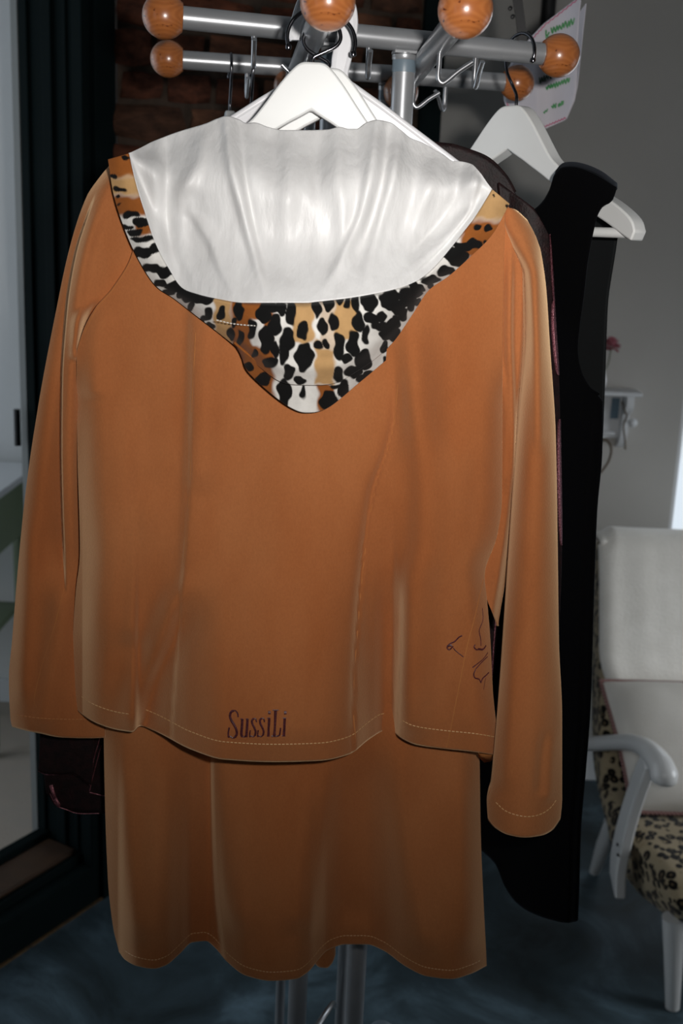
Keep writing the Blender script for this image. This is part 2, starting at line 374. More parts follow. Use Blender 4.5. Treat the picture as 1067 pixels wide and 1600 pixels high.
# door post (reveal and front face) in dark green, with stepped mouldings
post = struct('door_1', obox(MB(), 0, .098, .005, .19, 0, CE), M['greenpaint'], bevel=.003, label='dark green painted door post beside the brick wall')
for a, b, c in ((.0, .028, .012), (.052, .06, .006), (.092, .12, .010), (.165, .19, .008)):
    obox(MB(), -c, 0, a, b, .10, CE).build('moulding', M['greenpaint'], post, bevel=.002)
obox(MB(), .02, .075, -.008, .006, 0, CE).build('moulding', M['greenpaint'], post, bevel=.002)
hg = MB(); p_ = at(27, 668, 2.585); hg.tube([p_+[0, 0, -.043], p_+[0, 0, .043]], .008, 10)
hg.build('hinge', M['black'], post)
strip_ = obox(MB(), -.006, .01, .195, .215, 0, CE).build('jamb_edge', M['jamb'], post)
# low threshold with a worn wooden sill
sill = struct('trim_1', obox(MB(), -1.6, 0, 0, .05, 0, .105), M['greenpaint'], bevel=.004, label='dark green raised threshold with worn brown wooden sill')
obox(MB(), -1.6, 0, .04, .19, .0, .125).build('threshold_board', M['greenpaint'], sill, bevel=.003)
obox(MB(), -1.6, -.012, .055, .15, .125, .137).build('wooden_sill', M['sill_wood'], sill, bevel=.003)
obox(MB(), -1.6, 0, .155, .19, .125, .15).build('sill_strip', M['greenpaint'], sill, bevel=.003)
obox(MB(), -1.6, .098, -.006, .0, 0, .006).build('paint_edge', M['ochre'], sill)
struct('wall_left', obox(MB(), -4.6, -1.6, 0, .19, 0, CE), M['white_wall'], smooth=False)
# brick wall behind the rack
B0 = pl(.098, .0, 0); B1 = np.array([.140, 2.752, 0]); Bd = (B1-B0)/np.linalg.norm(B1-B0); Bn = np.array([Bd[1], -Bd[0], 0]); BL = np.linalg.norm(B1-B0)
def bw(s, t, z): return B0+Bd*s-Bn*t+np.array([0, 0, z])
mb = MB(); v = [bw(s, t, z) for s in (0, BL) for t in (.012, .3) for z in (0, CE)]
mb.add(v, [(0, 1, 3, 2), (4, 6, 7, 5), (0, 4, 5, 1), (2, 3, 7, 6), (0, 2, 6, 4), (1, 5, 7, 3)])
brickwall = struct('wall_back', mb, M['mortar'], label='dark rough brick wall behind the clothes rack', smooth=False)
bmeshes = []
for k in range(10):
    bm = bmesh.new(); bmesh.ops.create_cube(bm, size=1)
    bmesh.ops.subdivide_edges(bm, edges=bm.edges[:], cuts=1, use_grid_fill=True)
    for v_ in bm.verts:
        c_ = v_.co; r_ = np.array([random.uniform(-.05, .05), random.uniform(-.16, .16), random.uniform(-.07, .07)])
        k_ = (abs(c_.x) > .4)+(abs(c_.z) > .4)
        if c_.y < 0: c_.y += .16*k_
        if k_ == 2: c_.x *= .95; c_.z *= .9
        c_.x += r_[0]; c_.y += r_[1]; c_.z += r_[2]
    me = bpy.data.meshes.new('brick'); bm.to_mesh(me); bm.free(); me.materials.append(M['brick'])
    me.polygons.foreach_set('use_smooth', [True]*len(me.polygons)); bmeshes.append(me)
z = .01
while z < CE-.07:
    h = random.uniform(.062, .088); s = -random.uniform(0, .02)
    while s < BL-.03:
        w = random.uniform(.09, .20); w = min(w, BL-s)
        if w > .035:
            o = bpy.data.objects.new('brick', random.choice(bmeshes)); COL.objects.link(o)
            o.matrix_world = Matrix.Translation(Vector(bw(s+w/2, .012, z+h/2))) @ Matrix.Rotation(math.atan2(Bd[1], Bd[0]), 4, 'Z') @ Matrix.Rotation(random.uniform(-.05, .05), 4, 'Y') @ Matrix.Diagonal((w-.012, .04, h-.010, 1))
            o.parent = brickwall
        s += w+.002
    z += h+.002
# dark frame at the end of the brick wall, then the pale grey wall further back
mb = MB(); v = [bw(s, t, z) for s in (BL, BL+.052) for t in (-.01, .62) for z in (0, CE)]
mb.add(v, [(0, 1, 3, 2), (4, 6, 7, 5), (0, 4, 5, 1), (2, 3, 7, 6), (0, 2, 6, 4), (1, 5, 7, 3)])
struct('trim_2', mb, M['greenpaint'], bevel=.003, label='black green post at the end of the brick wall')
YG = 3.30; WX0, WX1, WZ0, WZ1 = 0.994, 1.95, .60, 2.25
wall = MB()
wall.box(((.1+WX0)/2, YG+.1, CE/2), (WX0-.1, .2, CE)); wall.box(((WX1+3.0)/2, YG+.1, CE/2), (3.0-WX1, .2, CE))
wall.box(((WX0+WX1)/2, YG+.1, WZ0/2), (WX1-WX0, .2, WZ0)); wall.box(((WX0+WX1)/2, YG+.1, (WZ1+CE)/2), (WX1-WX0, .2, CE-WZ1))
struct('wall_front', wall, M['grey_wall'], smooth=False, label='pale grey plaster wall behind the armchair')
struct('baseboard_front', MB().box((1.25, YG-.008, .05), (2.16, .016, .1)), M['white_trim'], bevel=.004)
wf = MB()
for x0, x1, z0, z1 in ((WX0, WX0+.05, WZ0, WZ1), (WX1-.05, WX1, WZ0, WZ1), (WX0, WX1, WZ0, WZ0+.05), (WX0, WX1, WZ1-.05, WZ1), (1.46, 1.50, WZ0, WZ1)):
    wf.box(((x0+x1)/2, YG+.15, (z0+z1)/2), (x1-x0, .05, z1-z0))
win = struct('window_1', wf, M['white_trim'], bevel=.004, label='white framed window beside the armchair')
MB().box(((WX0+1.48)/2, YG+.15, (WZ0+WZ1)/2), (.42, .006, 1.56)).build('pane', M['glass'], win, smooth=False)
MB().box(((WX1+1.48)/2, YG+.15, (WZ0+WZ1)/2), (.42, .006, 1.56)).build('pane', M['glass'], win, smooth=False)
rw = MB(); XW = 2.34
for y0, y1, z0, z1 in ((-2.3, 1.5, 0, CE), (2.5, 3.5, 0, CE), (1.5, 2.5, 0, .5), (1.5, 2.5, 1.6, CE)): rw.box((XW+.06, (y0+y1)/2, (z0+z1)/2), (.12, y1-y0, z1-z0))
struct('wall_right', rw, M['grey_wall'], smooth=False)
wf = MB()
for y0, y1, z0, z1 in ((1.5, 1.55, .5, 1.6), (2.45, 2.5, .5, 1.6), (1.98, 2.02, .5, 1.6), (1.5, 2.5, .5, .55), (1.5, 2.5, 1.55, 1.6)): wf.box((XW+.08, (y0+y1)/2, (z0+z1)/2), (.05, y1-y0, z1-z0))
win2 = struct('window_2', wf, M['white_trim'], bevel=.004)
for yc in (1.765, 2.235): MB().box((XW+.08, yc, 1.05), (.006, .43, 1.0)).build('pane', M['glass'], win2, smooth=False)
struct('wall_rear', MB().box((0, -2.25, CE/2), (6.4, .1, CE)), M['grey_wall'], smooth=False)
# the next room seen through the doorway
YN = 3.68
struct('floor_next_room', MB().slab([pl(-2.4, .1, 0)[:2], pl(.25, .1, 0)[:2], (-.45, 3.68), (-3.0, 3.68), (-3.0, .6)], lambda a, b, c: np.array([a, b, c+.004]), .012), M['carpet'], smooth=False, label='beige carpet of the next room seen through the doorway')
struct('wall_next_room', MB().box((-1.6, YN+.06, CE/2), (3.0, .1, CE)), M['white_wall'], smooth=False)
struct('baseboard_next_room', MB().box((-1.6, YN, .05), (3.0, .02, .085)), M['white_trim'], bevel=.004)

# ------------------------------------------------------------------ cloth builder
def ridge(pts, amp, w, w2=None, soft=False):
    """fold running along a pixel polyline: amp metres towards the viewer, width px on its left / right side"""
    f = spline([(y, x) for x, y in pts]); y0 = min(p[1] for p in pts); y1 = max(p[1] for p in pts); e = .22*(y1-y0)
    w2 = w2 or w
    def g(x, y):
        d = x-f(y); ww = np.where(d < 0, w, w2)
        return amp*np.exp(-(d/ww)**2)*ss(y0-e*(1 if soft else .3), y0+e, y)*(1-ss(y1-e*(2 if soft else .4), y1+e*(1 if soft else .3), y))
    return g
def step(pts, amp, fall, edge=2.5):
    """overlapping fold: the cloth left of the line lies amp metres deeper, recovering over fall px"""
    f = spline([(y, x) for x, y in pts]); y0 = min(p[1] for p in pts); y1 = max(p[1] for p in pts); e = .3*(y1-y0)
    def g(x, y):
        d = x-f(y)
        return -amp*ss(edge, -edge, d)*np.exp(-np.maximum(-d, 0)/fall)*ss(y0-1, y0+e, y)*(1-ss(y1-e*.3, y1+e*.3, y))
    return g
def grid_faces(nu, nv, off=0, flip=False):
    i = np.arange(nv-1)[:, None]*nu+np.arange(nu-1)[None, :]+off; i = i.ravel()
    q = np.stack([i, i+1, i+nu+1, i+nu], 1)
    return q[:, ::-1] if flip else q
def cloth(name, L, R, T, B, Yf, mt, parent, nu=120, nv=160, thick=.05, solid=.0015, label=None, backdrop=0, yr=None, backY=None):
    """garment piece: L,R: x(y) edges; T,B: y(x) edges; Yf(x,y,u,v): distance of the visible side; thick: depth of the tube behind it"""
    Lf, Rf, Tf, Bf = spline(L), spline(R), spline(T), spline(B)
    u = np.linspace(0, 1, nu); u = .5-.5*np.cos(np.pi*u) if thick else u
    v = np.linspace(0, 1, nv); U_, V_ = np.meshgrid(u, v)
    y0, y1 = yr or (min(p[1] for p in T), max(p[1] for p in B))
    yy = y0+(y1-y0)*V_
    for _ in range(3):
        x = Lf(yy)*(1-U_)+Rf(yy)*U_
        yy = Tf(x)*(1-V_)+Bf(x)*V_
    Y = Yf(x, yy, U_, V_)
    P = at(x, yy, Y).reshape(-1, 3)
    faces = grid_faces(nu, nv)
    if thick:
        th = thick*np.sqrt(np.clip(1-(2*U_-1)**2, 0, 1))
        Q = P.copy(); Q[:, 1] += th.ravel()
        if backY is not None: Q[:, 1] = np.maximum(Q[:, 1], np.minimum(backY, Q[:, 1]+.1)*np.ones(len(Q)))
        Q[:, 2] += backdrop*(V_**3).ravel()
        fb = grid_faces(nu, nv, nu*nv, True)
        P = np.concatenate([P, Q]); faces = np.concatenate([faces, fb])
        # weld the two side edges
        e = np.arange(nv)*nu; mp = np.arange(len(P)); mp[e+nu*nv] = e; mp[e+nu-1+nu*nv] = e+nu-1
        faces = mp[faces]
    me = bpy.data.meshes.new(name); me.from_pydata(P.tolist(), [], faces.tolist()); me.update()
    o = link(name, me, mt, parent, True, 0, solid, 0, 180)
    if label: o['label'] = label
    return o
def surf_line(pts, Yf, off=.0012, n=10, closed=False):
    q = np.array(catmull(pts, n, closed)); Y = Yf(q[:, 0], q[:, 1]); return at(q[:, 0], q[:, 1], Y-off)
def stitches(name, pts, Yf, parent, mt, dash=4.2, gap=2.0, r=.00055, off=.0014, label=None):
    q = np.array(catmull(pts, 14)); seg = np.r_[0, np.cumsum(np.linalg.norm(np.diff(q, axis=0), axis=1))]
    mb = MB(); s = 0
    while s+dash < seg[-1]:
        t = np.linspace(s, s+dash, 3); x = np.interp(t, seg, q[:, 0]); y = np.interp(t, seg, q[:, 1])
        mb.tube(at(x, y, Yf(x, y)-off), r, 5); s += dash+gap
    o = mb.build(name, mt, parent)
    if label: o['label'] = label
    return o

# ------------------------------------------------------------------ clothes rack
BZ = 1.88; FZ = 1.857; BR = .0118
n0, n1 = at(257, 25, 1.272), at(873, 87, 1.352)
f0, f1 = at(263, 92, 1.572), at(808, 130, 1.634)
c0, c1 = atz(512, 3, FZ), atz(727, 15, FZ)
d0 = atz(468, 104, FZ)-c0; d1 = atz(651, 112, FZ)-c1
d0 = d0/np.linalg.norm(d0); d1 = d1/np.linalg.norm(d1)
e0, e1 = c0+d0*.58, c1+d1*.58
rack = empty('clothes_rack', (0, 1.46, 0), 'silver metal clothes rack with orange wooden ball ends', 'clothes rack')
def ball(c, axis, r):
    ax = np.array(axis, float); ax /= np.linalg.norm(ax)
    prof = [(.0135, -r*.82), (.0150, -r*.80)]
    prof += [(r*math.sin(a), -r*math.cos(a)) for a in np.linspace(math.radians(42), math.radians(178), 18)]
    bm_ = MB().lathe([(p[0], p[1]) for p in prof], (0, 0, 0), ax, 32)
    o = bm_.build('ball_end', M['beech'], rack, angle=30)
    o.location = c-np.array(rack.location); o.matrix_parent_inverse = Matrix.Identity(4)
def bar(a, b, ra, rb):
    t = (b-a)/np.linalg.norm(b-a)
    MB().tube([a+t*ra*.6, b-t*rb*.6], BR, 24).build('bar', M['steel'], rack)
    ball(a, -t, ra); ball(b, t, rb)
bar(n0, n1, .0235, .0235); bar(f0, f1, .0235, .0235); bar(c0, e0, .0235, .0235); bar(c1, e1, .0235, .0235)
def on(a, b, X): k = (X-a[0])/(b[0]-a[0]); return a+(b-a)*k
posts = [(on(n0, n1, .0475), .0125), (on(n0, n1, -.0305), .0125), (on(f0, f1, .0345), .0085), (on(f0, f1, -.066), .0075)]
for p, r in posts:
    x, y, z = p; zt = z-BR
    po = MB().tube([(x, y, .05), (x, y, zt-.012)], r, 24).build('post', M['steel'], rack)
    MB().lathe([(r*1.02, -.022), (r*1.05, -.020), (r*1.05, -.010), (r*1.01, -.008)], (x, y, zt), n=24).build('collar', M['blue_collar'], po)
    MB().lathe([(r*1.0, -.010), (r*1.12, -.008), (r*1.12, -.004), (r*.8, -.003), (r*.8, -.0015)], (x, y, zt), n=24).build('cap', M['steel'], po)
    t = (n1-n0)/np.linalg.norm(n1-n0); R_ = np.array([[t[0], -t[1], 0], [t[1], t[0], 0], [0, 0, 1]])
    MB().box((x, y, zt-.001), (r*2.1, r*1.5, .004), R_).build('saddle', M['steel'], po, bevel=.001)
for a, b in ((0, 2), (1, 3)):                                          # foot tubes on the floor
    pa, pb = posts[a][0], posts[b][0]; d = (pb-pa)/np.linalg.norm(pb-pa)
    q0 = pa-d*.12; q1 = pb+d*.12
    ft = MB().tube([(q0[0], q0[1], .035), (q1[0], q1[1], .035)], .016, 16).build('foot', M['steel'], rack)
    for q in (q0, q1): MB().lathe([(.019, 0), (.019, .03), (.016, .035)], (q[0], q[1], 0), n=16).build('rubber_foot', M['black'], ft)
pa, pb = posts[0][0], posts[1][0]; d = (pa-pb)/np.linalg.norm(pa-pb)
q0, q1 = pb-d*.2, pa+d*.2
MB().tube([(q0[0], q0[1], .055), (q1[0], q1[1], .055)], .016, 16).build('foot', M['steel'], rack)
for q in (q0, q1): MB().lathe([(.019, 0), (.019, .05), (.016, .056)], (q[0], q[1], 0), n=16).build('rubber_foot', M['black'], rack)
def coat_hook(p, out, drop=.030, rise=.021, reach=.027, r=.0026):
    p = np.array(p, float); o = np.array(out, float); o /= np.linalg.norm(o); Z = np.array([0, 0, 1.])
    k = catmull([p+Z*.004, p-Z*drop*.4, p-Z*drop*.85, p-Z*drop*1.02+o*.004, p-Z*drop*.93+o*.009, p-Z*(drop-rise*.55)+o*reach*.6, p-Z*(drop-rise)+o*reach], 5)
    MB().tube(k, r, 10).build('coat_hook', M['rod'], rack)
nb = np.array([0, 0, -BR+.001])
tn = (n1-n0)/np.linalg.norm(n1-n0); fw = np.array([tn[1], -tn[0], 0])
def bar_at(a, b, xp):                                                  # point of a bar seen at column xp
    best = min((abs(float((lambda q: 533.5+FPX*((q-CP)@Rv)/((q-CP)@Fv))(a+(b-a)*k))-xp), k) for k in np.linspace(0, 1, 800)); return a+(b-a)*best[1]
for xp, ox in ((397, .10), (577, .08), (744, .24)): coat_hook(bar_at(n0, n1, xp)+nb, (ox, -1, 0), .031, .024, .024, .0029)
for xp in (386, 697): coat_hook(bar_at(f0, f1, xp)+nb, fw*.5-tn*.5 if xp > 600 else fw)
coat_hook(bar_at(c1, e1, 688)+nb, tn+fw*.15, .027, .021, .033); coat_hook(bar_at(c1, e1, 648)+nb, tn+fw*.15, .026, .018, .031)
coat_hook(bar_at(c0, e0, 479)+nb, -tn, .026, .02, .026)
# umbrella holder low on the posts
uh = MB(); a = at(517, 1572, 1.44); b = at(480, 1625, 1.35)
uh.tube(catmull([at(522, 1571, 1.58), a, b, at(450, 1650, 1.30)], 6), .0048, 12).build('holder_rod', M['rod'], rack)
kb = at(596, 1618, 1.36)
MB().lathe([(.006, -.02), (.015, -.017), (.0215, -.004), (.0215, .004), (.016, .013), (.008, .0175)], kb, n=24).build('knob', M['blue_collar'], rack)

# ------------------------------------------------------------------ hangers
HU = [(.0, .0), (.010, -.0006), (.018, -.006), (.030, -.0195), (.046, -.041), (.058, -.055), (.075, -.066), (.095, -.076), (.118, -.086), (.145, -.0985), (.165, -.111), (.172, -.122)]
HL = [(0, -.043), (.010, -.049), (.020, -.0545), (.030, -.0605), (.045, -.069), (.06, -.078), (.078, -.088), (.095, -.097), (.118, -.108), (.138, -.117), (.156, -.126), (.168, -.131)]
def wire_hook(base, hdir, hc, r, side, mt, parent, wr=.0019, sweep=205):
    h = np.array(hdir, float); Z = np.array([0, 0, 1.]); b = np.array(base, float)
    pts = [(0, -.006), (0, hc*.18), (side*.25*r, hc*.36), (side*.8*r, hc*.68)]
    pts += [(side*r*math.cos(math.radians(a)), hc+r*math.sin(math.radians(a))) for a in range(0, sweep, 20)]
    mb = MB().tube([b+h*p[0]+Z*p[1] for p in catmull(pts, 4)], wr, 10)
    e = pts[-1]; mb.lathe([(.0005, -.003), (.0026, -.002), (.003, 0), (.0026, .002), (.0005, .003)], b+h*e[0]+Z*e[1], n=12)
    return mb.build('hook', mt, parent)
def wooden_hanger(name, apex, hdir, label, hc, r, side, sc=1.0, t=.0125, bow=0, dowel=False, group=None, zs=1.0):
    h = np.array([hdir[0], hdir[1], 0.]); h /= np.linalg.norm(h); n_ = np.array([-h[1], h[0], 0]); A = np.array(apex, float); Z = np.array([0, 0, 1.])
    root = empty(name, A, label, 'clothes hanger', group)
    fn = lambda a, b, c: A+h*a*sc+Z*b*sc*zs+n_*(c-bow*(a*sc)**2)
    U_ = catmull(HU, 4); L_ = catmull(HL, 4)
    Up = [(-p[0], p[1]) for p in U_[:0:-1]]+[(p[0], p[1]) for p in U_]; Lo = [(-p[0], p[1]) for p in L_[:0:-1]]+[(p[0], p[1]) for p in L_]
    MB().strip(Up, Lo, t, fn).build('hanger_body', M['white_wood'], root, bevel=.0022, angle=50, seg=3)
    wire_hook(A, h, hc, r, side, M['dark_wire'], root)
    if dowel: MB().tube([fn(-.160, -.124, 0), fn(.160, -.124, 0)], .0052, 14).build('trouser_bar', M['white_wood'], root)
    return root
def bz_hook(apex, bz, r): return bz+BR+.002-r-apex[2]
h1 = at(489, 98, 1.128); wooden_hanger('wooden_hanger', h1, (1, .02), 'white wooden hanger in front, its flat neck showing above the jacket hood', bz_hook(h1, FZ, .025), .025, 1)
h2 = at(513, 107, 1.152); wooden_hanger('wooden_hanger', h2, (1, .02), 'white wooden hanger just behind the front one, only its edge showing', bz_hook(h2, FZ, .025), .025, -1, sc=1.0)
q_ = bar_at(f0, f1, 374); h3 = np.array([q_[0]-.012, q_[1]+.0, at(349, 173, q_[1])[2]])
wooden_hanger('wooden_hanger', h3, (fw[0], fw[1]), 'white wooden hanger seen edge-on, leftmost on the far bar', bz_hook(h3, BZ, .020), .020, 1)
q_ = bar_at(f0, f1, 403); h4 = np.array([q_[0]-.008, q_[1], at(388, 180, q_[1])[2]])
wooden_hanger('wooden_hanger', h4, (fw[0], fw[1]), 'white wooden hanger edge-on beside the leftmost one on the far bar, mostly hidden', bz_hook(h4, BZ, .020), .020, 1)
hb = math.radians(51); q_ = bar_at(n0, n1, 803); h5 = at(806, 166, float(q_[1])+.001)
wooden_hanger('wooden_hanger', h5, (math.cos(hb), -math.sin(hb)), 'white wooden hanger on the right carrying the black dress', bz_hook(h5, BZ, .022), .022, -1, sc=1.24, t=.020, bow=.7, dowel=True, zs=.88)
# white plastic hanger with a broad hook, under the burgundy jacket
pa_ = at(503, 112, 1.186); ph = empty('plastic_hanger', pa_, 'white plastic hanger with broad hook behind the wooden hangers', 'clothes hanger')
PX = .000655
fnp = lambda a, b, c: pa_+np.array([a, c, b])
for s in (-1, 1):
    A_ = [(s*.004, .004), (s*.06, -.030), (s*.14, -.082), (s*.155, -.092), (s*.165, -.104)]; B_ = [(s*.004, -.016), (s*.055, -.046), (s*.135, -.098), (s*.148, -.106), (s*.158, -.112)]
    MB().strip(A_, B_, .004, fnp).build('arm', M['white_plastic'], ph, bevel=.001)
    for L_ in (A_, B_): MB().tube([fnp(p[0], p[1], 0) for p in L_], .0036, 10).build('rim', M['white_plastic'], ph)
MB().tube([fnp(-.158, -.108, 0), fnp(.158, -.108, 0)], .004, 10).build('lower_bar', M['white_plastic'], ph)
def pp(x, y): q = at(x, y, 1.186)-pa_; return (q[0], q[2])
Oo = [pp(*p) for p in ((546, 142), (540, 118), (545, 92), (552, 62), (555, 32), (549, 2), (528, -22), (500, -26), (474, -8), (461, 24), (454, 52), (457, 63))]
Ii = [pp(*p) for p in ((505, 142), (520, 112), (523, 88), (530, 58), (533, 34), (529, 12), (518, -3), (501, -7), (487, 4), (476, 30), (469, 52), (466, 63))]
O2, I2 = catmull(Oo, 5), catmull(Ii, 5)
MB().strip(O2, I2, .0035, fnp).build('hook', M['white_plastic'], ph, bevel=.0008)
MB().tube([fnp(p[0], p[1], 0) for p in O2], .0028, 8).build('hook_rim', M['white_plastic'], ph)
MB().tube([fnp(p[0], p[1], 0) for p in I2], .0028, 8).build('hook_rim', M['white_plastic'], ph)

# ------------------------------------------------------------------ hooded velour jacket
JY = 1.085
hoodT = [(201, 240), (243, 220), (280, 206), (323, 193), (339, 186), (354, 182), (373, 187), (385, 193), (397, 192), (419, 199), (444, 204), (480, 204), (511, 203), (531, 199), (545, 202), (557, 202), (573, 192), (588, 188), (610, 192), (625, 203), (641, 216), (659, 223), (681, 236), (693, 243), (706, 252), (721, 253), (737, 257), (752, 273), (769, 297)]
hoodB = [(201, 242), (212, 286), (227, 336), (243, 382), (264, 422), (283, 450), (311, 461), (336, 467), (382, 473), (428, 473), (480, 473), (489, 472), (542, 466), (604, 455), (641, 444), (666, 430), (690, 406), (715, 375), (743, 338), (769, 299)]
HBf = spline(hoodB)
jacket = empty('velour_jacket', at(480, 1100, JY), 'tan velour hooded jacket with animal print trim, shown from behind', 'jacket')
ZH = 1.150
J_hem = [(113, 1088), (124, 1112), (160, 1133), (190, 1141), (207, 1143), (218, 1134), (240, 1141), (300, 1171), (350, 1186), (430, 1190), (500, 1188), (545, 1178), (580, 1152), (602, 1141), (613, 1141), (622, 1150), (650, 1163), (700, 1170), (740, 1174), (777, 1180)]
J_L = [(185, 195), (255, 200), (300, 216), (330, 221), (400, 206), (450, 177), (480, 151), (520, 130), (555, 121), (700, 122), (860, 126), (930, 119), (990, 115), (1090, 113), (1200, 116)]
J_R = [(185, 788), (330, 788), (420, 786), (560, 784), (780, 783), (835, 776), (900, 756), (930, 759), (1000, 765), (1080, 769), (1165, 777), (1200, 778)]
hemf = spline(J_hem)
_hx = np.linspace(100, 790, 200)
_hY = np.array([atz(x, y, ZH)[1] for x, y in zip(_hx, hemf(_hx))])
def hemY(x): return np.clip(np.interp(x, _hx, _hY), 1.035, 1.125)
JR = [step([(306, 480), (300, 640), (297, 760), (286, 900), (277, 1020), (266, 1190)], .0045, 14, 2), step([(622, 580), (616, 660), (606, 700), (585, 770), (568, 880), (558, 990), (553, 1060), (552, 1200)], .0045, 14, 2),
      ridge([(330, 440), (328, 540), (322, 640), (315, 760)], .008, 24, 30), ridge([(640, 470), (646, 600), (668, 760), (664, 900)], .008, 22, 30), ridge([(150, 600), (150, 740), (160, 880), (150, 1000)], .006, 24, 40), ridge([(232, 760), (215, 900), (205, 1000)], .009, 20, 26),
      ridge([(306, 430), (304, 560), (299, 700), (292, 860), (285, 960)], .007, 10, 34),
      ridge([(618, 560), (617, 640), (606, 700), (580, 770), (566, 900), (556, 1060), (553, 1130)], -.006, 8, 20),
      ridge([(648, 480), (655, 640), (662, 800), (650, 940), (636, 1060), (628, 1140)], .010, 26, 40),
      ridge([(618, 900), (620, 1000), (616, 1080), (612, 1150)], -.006, 44, 14), step([(628, 900), (627, 1000), (624, 1080), (619, 1200)], .015, 26),
      ridge([(644, 860), (638, 1040), (636, 1150)], .012, 20, 42),
      ridge([(196, 620), (192, 760), (176, 900), (160, 1040), (150, 1120)], .010, 40, 22),
      ridge([(288, 900), (262, 960), (236, 1030), (216, 1080), (208, 1140)], .013, 26, 13),
      ridge([(300, 930), (280, 990), (250, 1060), (226, 1140)], -.010, 12, 30),
      ridge([(470, 660), (460, 820), (440, 1000), (430, 1180)], .012, 110),
      ridge([(720, 640), (716, 800), (730, 1000), (735, 1160)], .008, 36, 30),
      ridge([(690, 420), (700, 560), (706, 700)], -.005, 34),
      ridge([(160, 480), (150, 540), (146, 620)], .007, 20),
      ridge([(390, 640), (392, 760), (380, 900)], -.004, 60)]
wob = noise1(3); wob2 = noise1(11)
def JYf(x, y, u=None, v=None):
    s = ss(720, 1160, y)
    Y = (JY-.004)*(1-s)+hemY(x)*s
    Y = Y-.012*ss(330, 520, y)*(1-ss(760, 1150, y))*np.exp(-((x-470)/260)**2)
    for r in JR: Y = Y-r(x, y)
    Y = Y+.055*ss(8, 70, HBf(x)-y)*ss(205, 250, x)*(1-ss(715, 765, x))
    Y = Y-.0022*wob(x/45+y/210)-.0015*wob2(y/80+x/150)
    # round the side edges away from the viewer below the armpits
    Lf_, Rf_ = spline(J_L), spline(J_R)
    k = ss(540, 640, y)
    dl = np.clip((x-Lf_(y))/42, 0, 1); dr = np.clip((Rf_(y)-x)/34, 0, 1)
    return Y+k*.020*((1-dl)**2+(1-dr)**2)
body = cloth('body', J_L, J_R, [(150, 262), (200, 258), (300, 225), (400, 205), (500, 205), (640, 225), (770, 320), (800, 332)], J_hem, JYf, M['velvet'], jacket, 260, 300, .07, backY=JY+.075)
# left sleeve
LSg = spline([(300, 152), (330, 140), (400, 118), (480, 105), (600, 97), (700, 96), (800, 98), (870, 101), (940, 104)])
LS_L = [(255, 176), (275, 158), (300, 140), (380, 112), (500, 86), (640, 60), (770, 41), (900, 28), (1000, 20), (1060, 15), (1120, 17), (1145, 22), (1160, 24)]
LS_R = [(255, 205), (300, 224), (330, 230), (400, 216), (450, 188), (480, 168), (520, 146), (555, 138), (640, 137), (860, 142), (930, 150), (1000, 158), (1100, 162), (1160, 163)]
def LSY(x, y, u=None, v=None):
    L_ = spline(LS_L)(y); R_ = spline(LS_R)(y); w = R_-L_; q = np.clip((x-L_)/w, 0, 1)
    k = ss(470, 640, y)
    dl = np.clip((x-L_)/30, 0, 1)
    Y = JY+.006+k*.038*ss(560, 1000, y)+.020*(1-dl)**2
    Y = Y+k*.012*ss(.55, 1.0, q)
    d = x-LSg(y); g = ss(300, 360, y)*(1-ss(830, 940, y))
    Y = Y+g*.034*ss(2.5, -2.5, d)*np.exp(-np.maximum(-d, 0)/38)-g*.006*np.exp(-((d-14)/12)**2)
    Y = Y-ridge([(98, 900), (92, 980), (80, 1050), (66, 1140)], .010, 22)(x, y)+ridge([(150, 470), (136, 505), (124, 550)], .012, 8, 16)(x, y)
    Y = Y-ridge([(45, 800), (40, 950), (36, 1100)], .006, 16)(x, y)
    Y = Y-ridge([(128, 480), (120, 510), (118, 560)], .010, 7, 9)(x, y)
    return Y-.0016*wob2(x/30+y/170)
LS_hem = [(10, 1131), (22, 1136), (60, 1145), (100, 1152), (140, 1153), (166, 1152)]
lsl = cloth('sleeve', LS_L, LS_R, [(140, 275), (176, 258), (205, 258), (232, 275)], LS_hem, LSY, M['velvet'], jacket, 130, 220, .045)
# right sleeve: outer fold and the inner fold behind it
RS_L = [(315, 790), (340, 786), (380, 800), (430, 820), (520, 822), (650, 812), (800, 801), (960, 790), (1100, 780), (1190, 772), (1230, 768), (1255, 762), (1275, 763), (1310, 766)]
RS_R = [(315, 806), (340, 822), (360, 835), (400, 845), (450, 852), (540, 858), (680, 867), (850, 870), (1000, 872), (1120, 877), (1250, 877), (1275, 875), (1310, 870)]
RS_hem = [(755, 1262), (764, 1282), (775, 1294), (795, 1304), (820, 1308), (845, 1305), (862, 1297), (872, 1284), (880, 1268)]
def RSY(x, y, u=None, v=None):
    L_ = spline(RS_L)(y); R_ = spline(RS_R)(y); w = R_-L_; q = np.clip((x-L_)/w, 0, 1)
    b = np.clip(1-(2*q-1)**2, 0, 1)**.85; k = ss(330, 460, y)
    lean = .03*ss(900, 1300, y)
    Y = JY+.010-lean-k*.030*b-(1-k)*.012*np.sqrt(np.clip(q*(1-q)*4, 0, 1))*1.2+(1-k)*.012*q
    Y = Y-ridge([(830, 430), (838, 560), (842, 700)], .005, 9)(x, y)-ridge([(852, 1140), (846, 1190), (842, 1240)], -.004, 9, 12)(x, y)-ridge([(862, 1140), (858, 1190), (856, 1250)], .003, 10)(x, y)
    Y = Y-ridge([(800, 1000), (796, 1120), (790, 1230)], .004, 14)(x, y)
    return Y-.0016*wob(x/30+y/140)
RSin_L = [(300, 772), (420, 774), (640, 774), (780, 772), (835, 764), (905, 752), (940, 762), (975, 776), (980, 777)]
RSin_R = [(300, 792), (330, 800), (400, 822), (430, 828), (520, 826), (650, 817), (800, 804), (900, 790), (960, 780), (975, 778), (980, 779)]
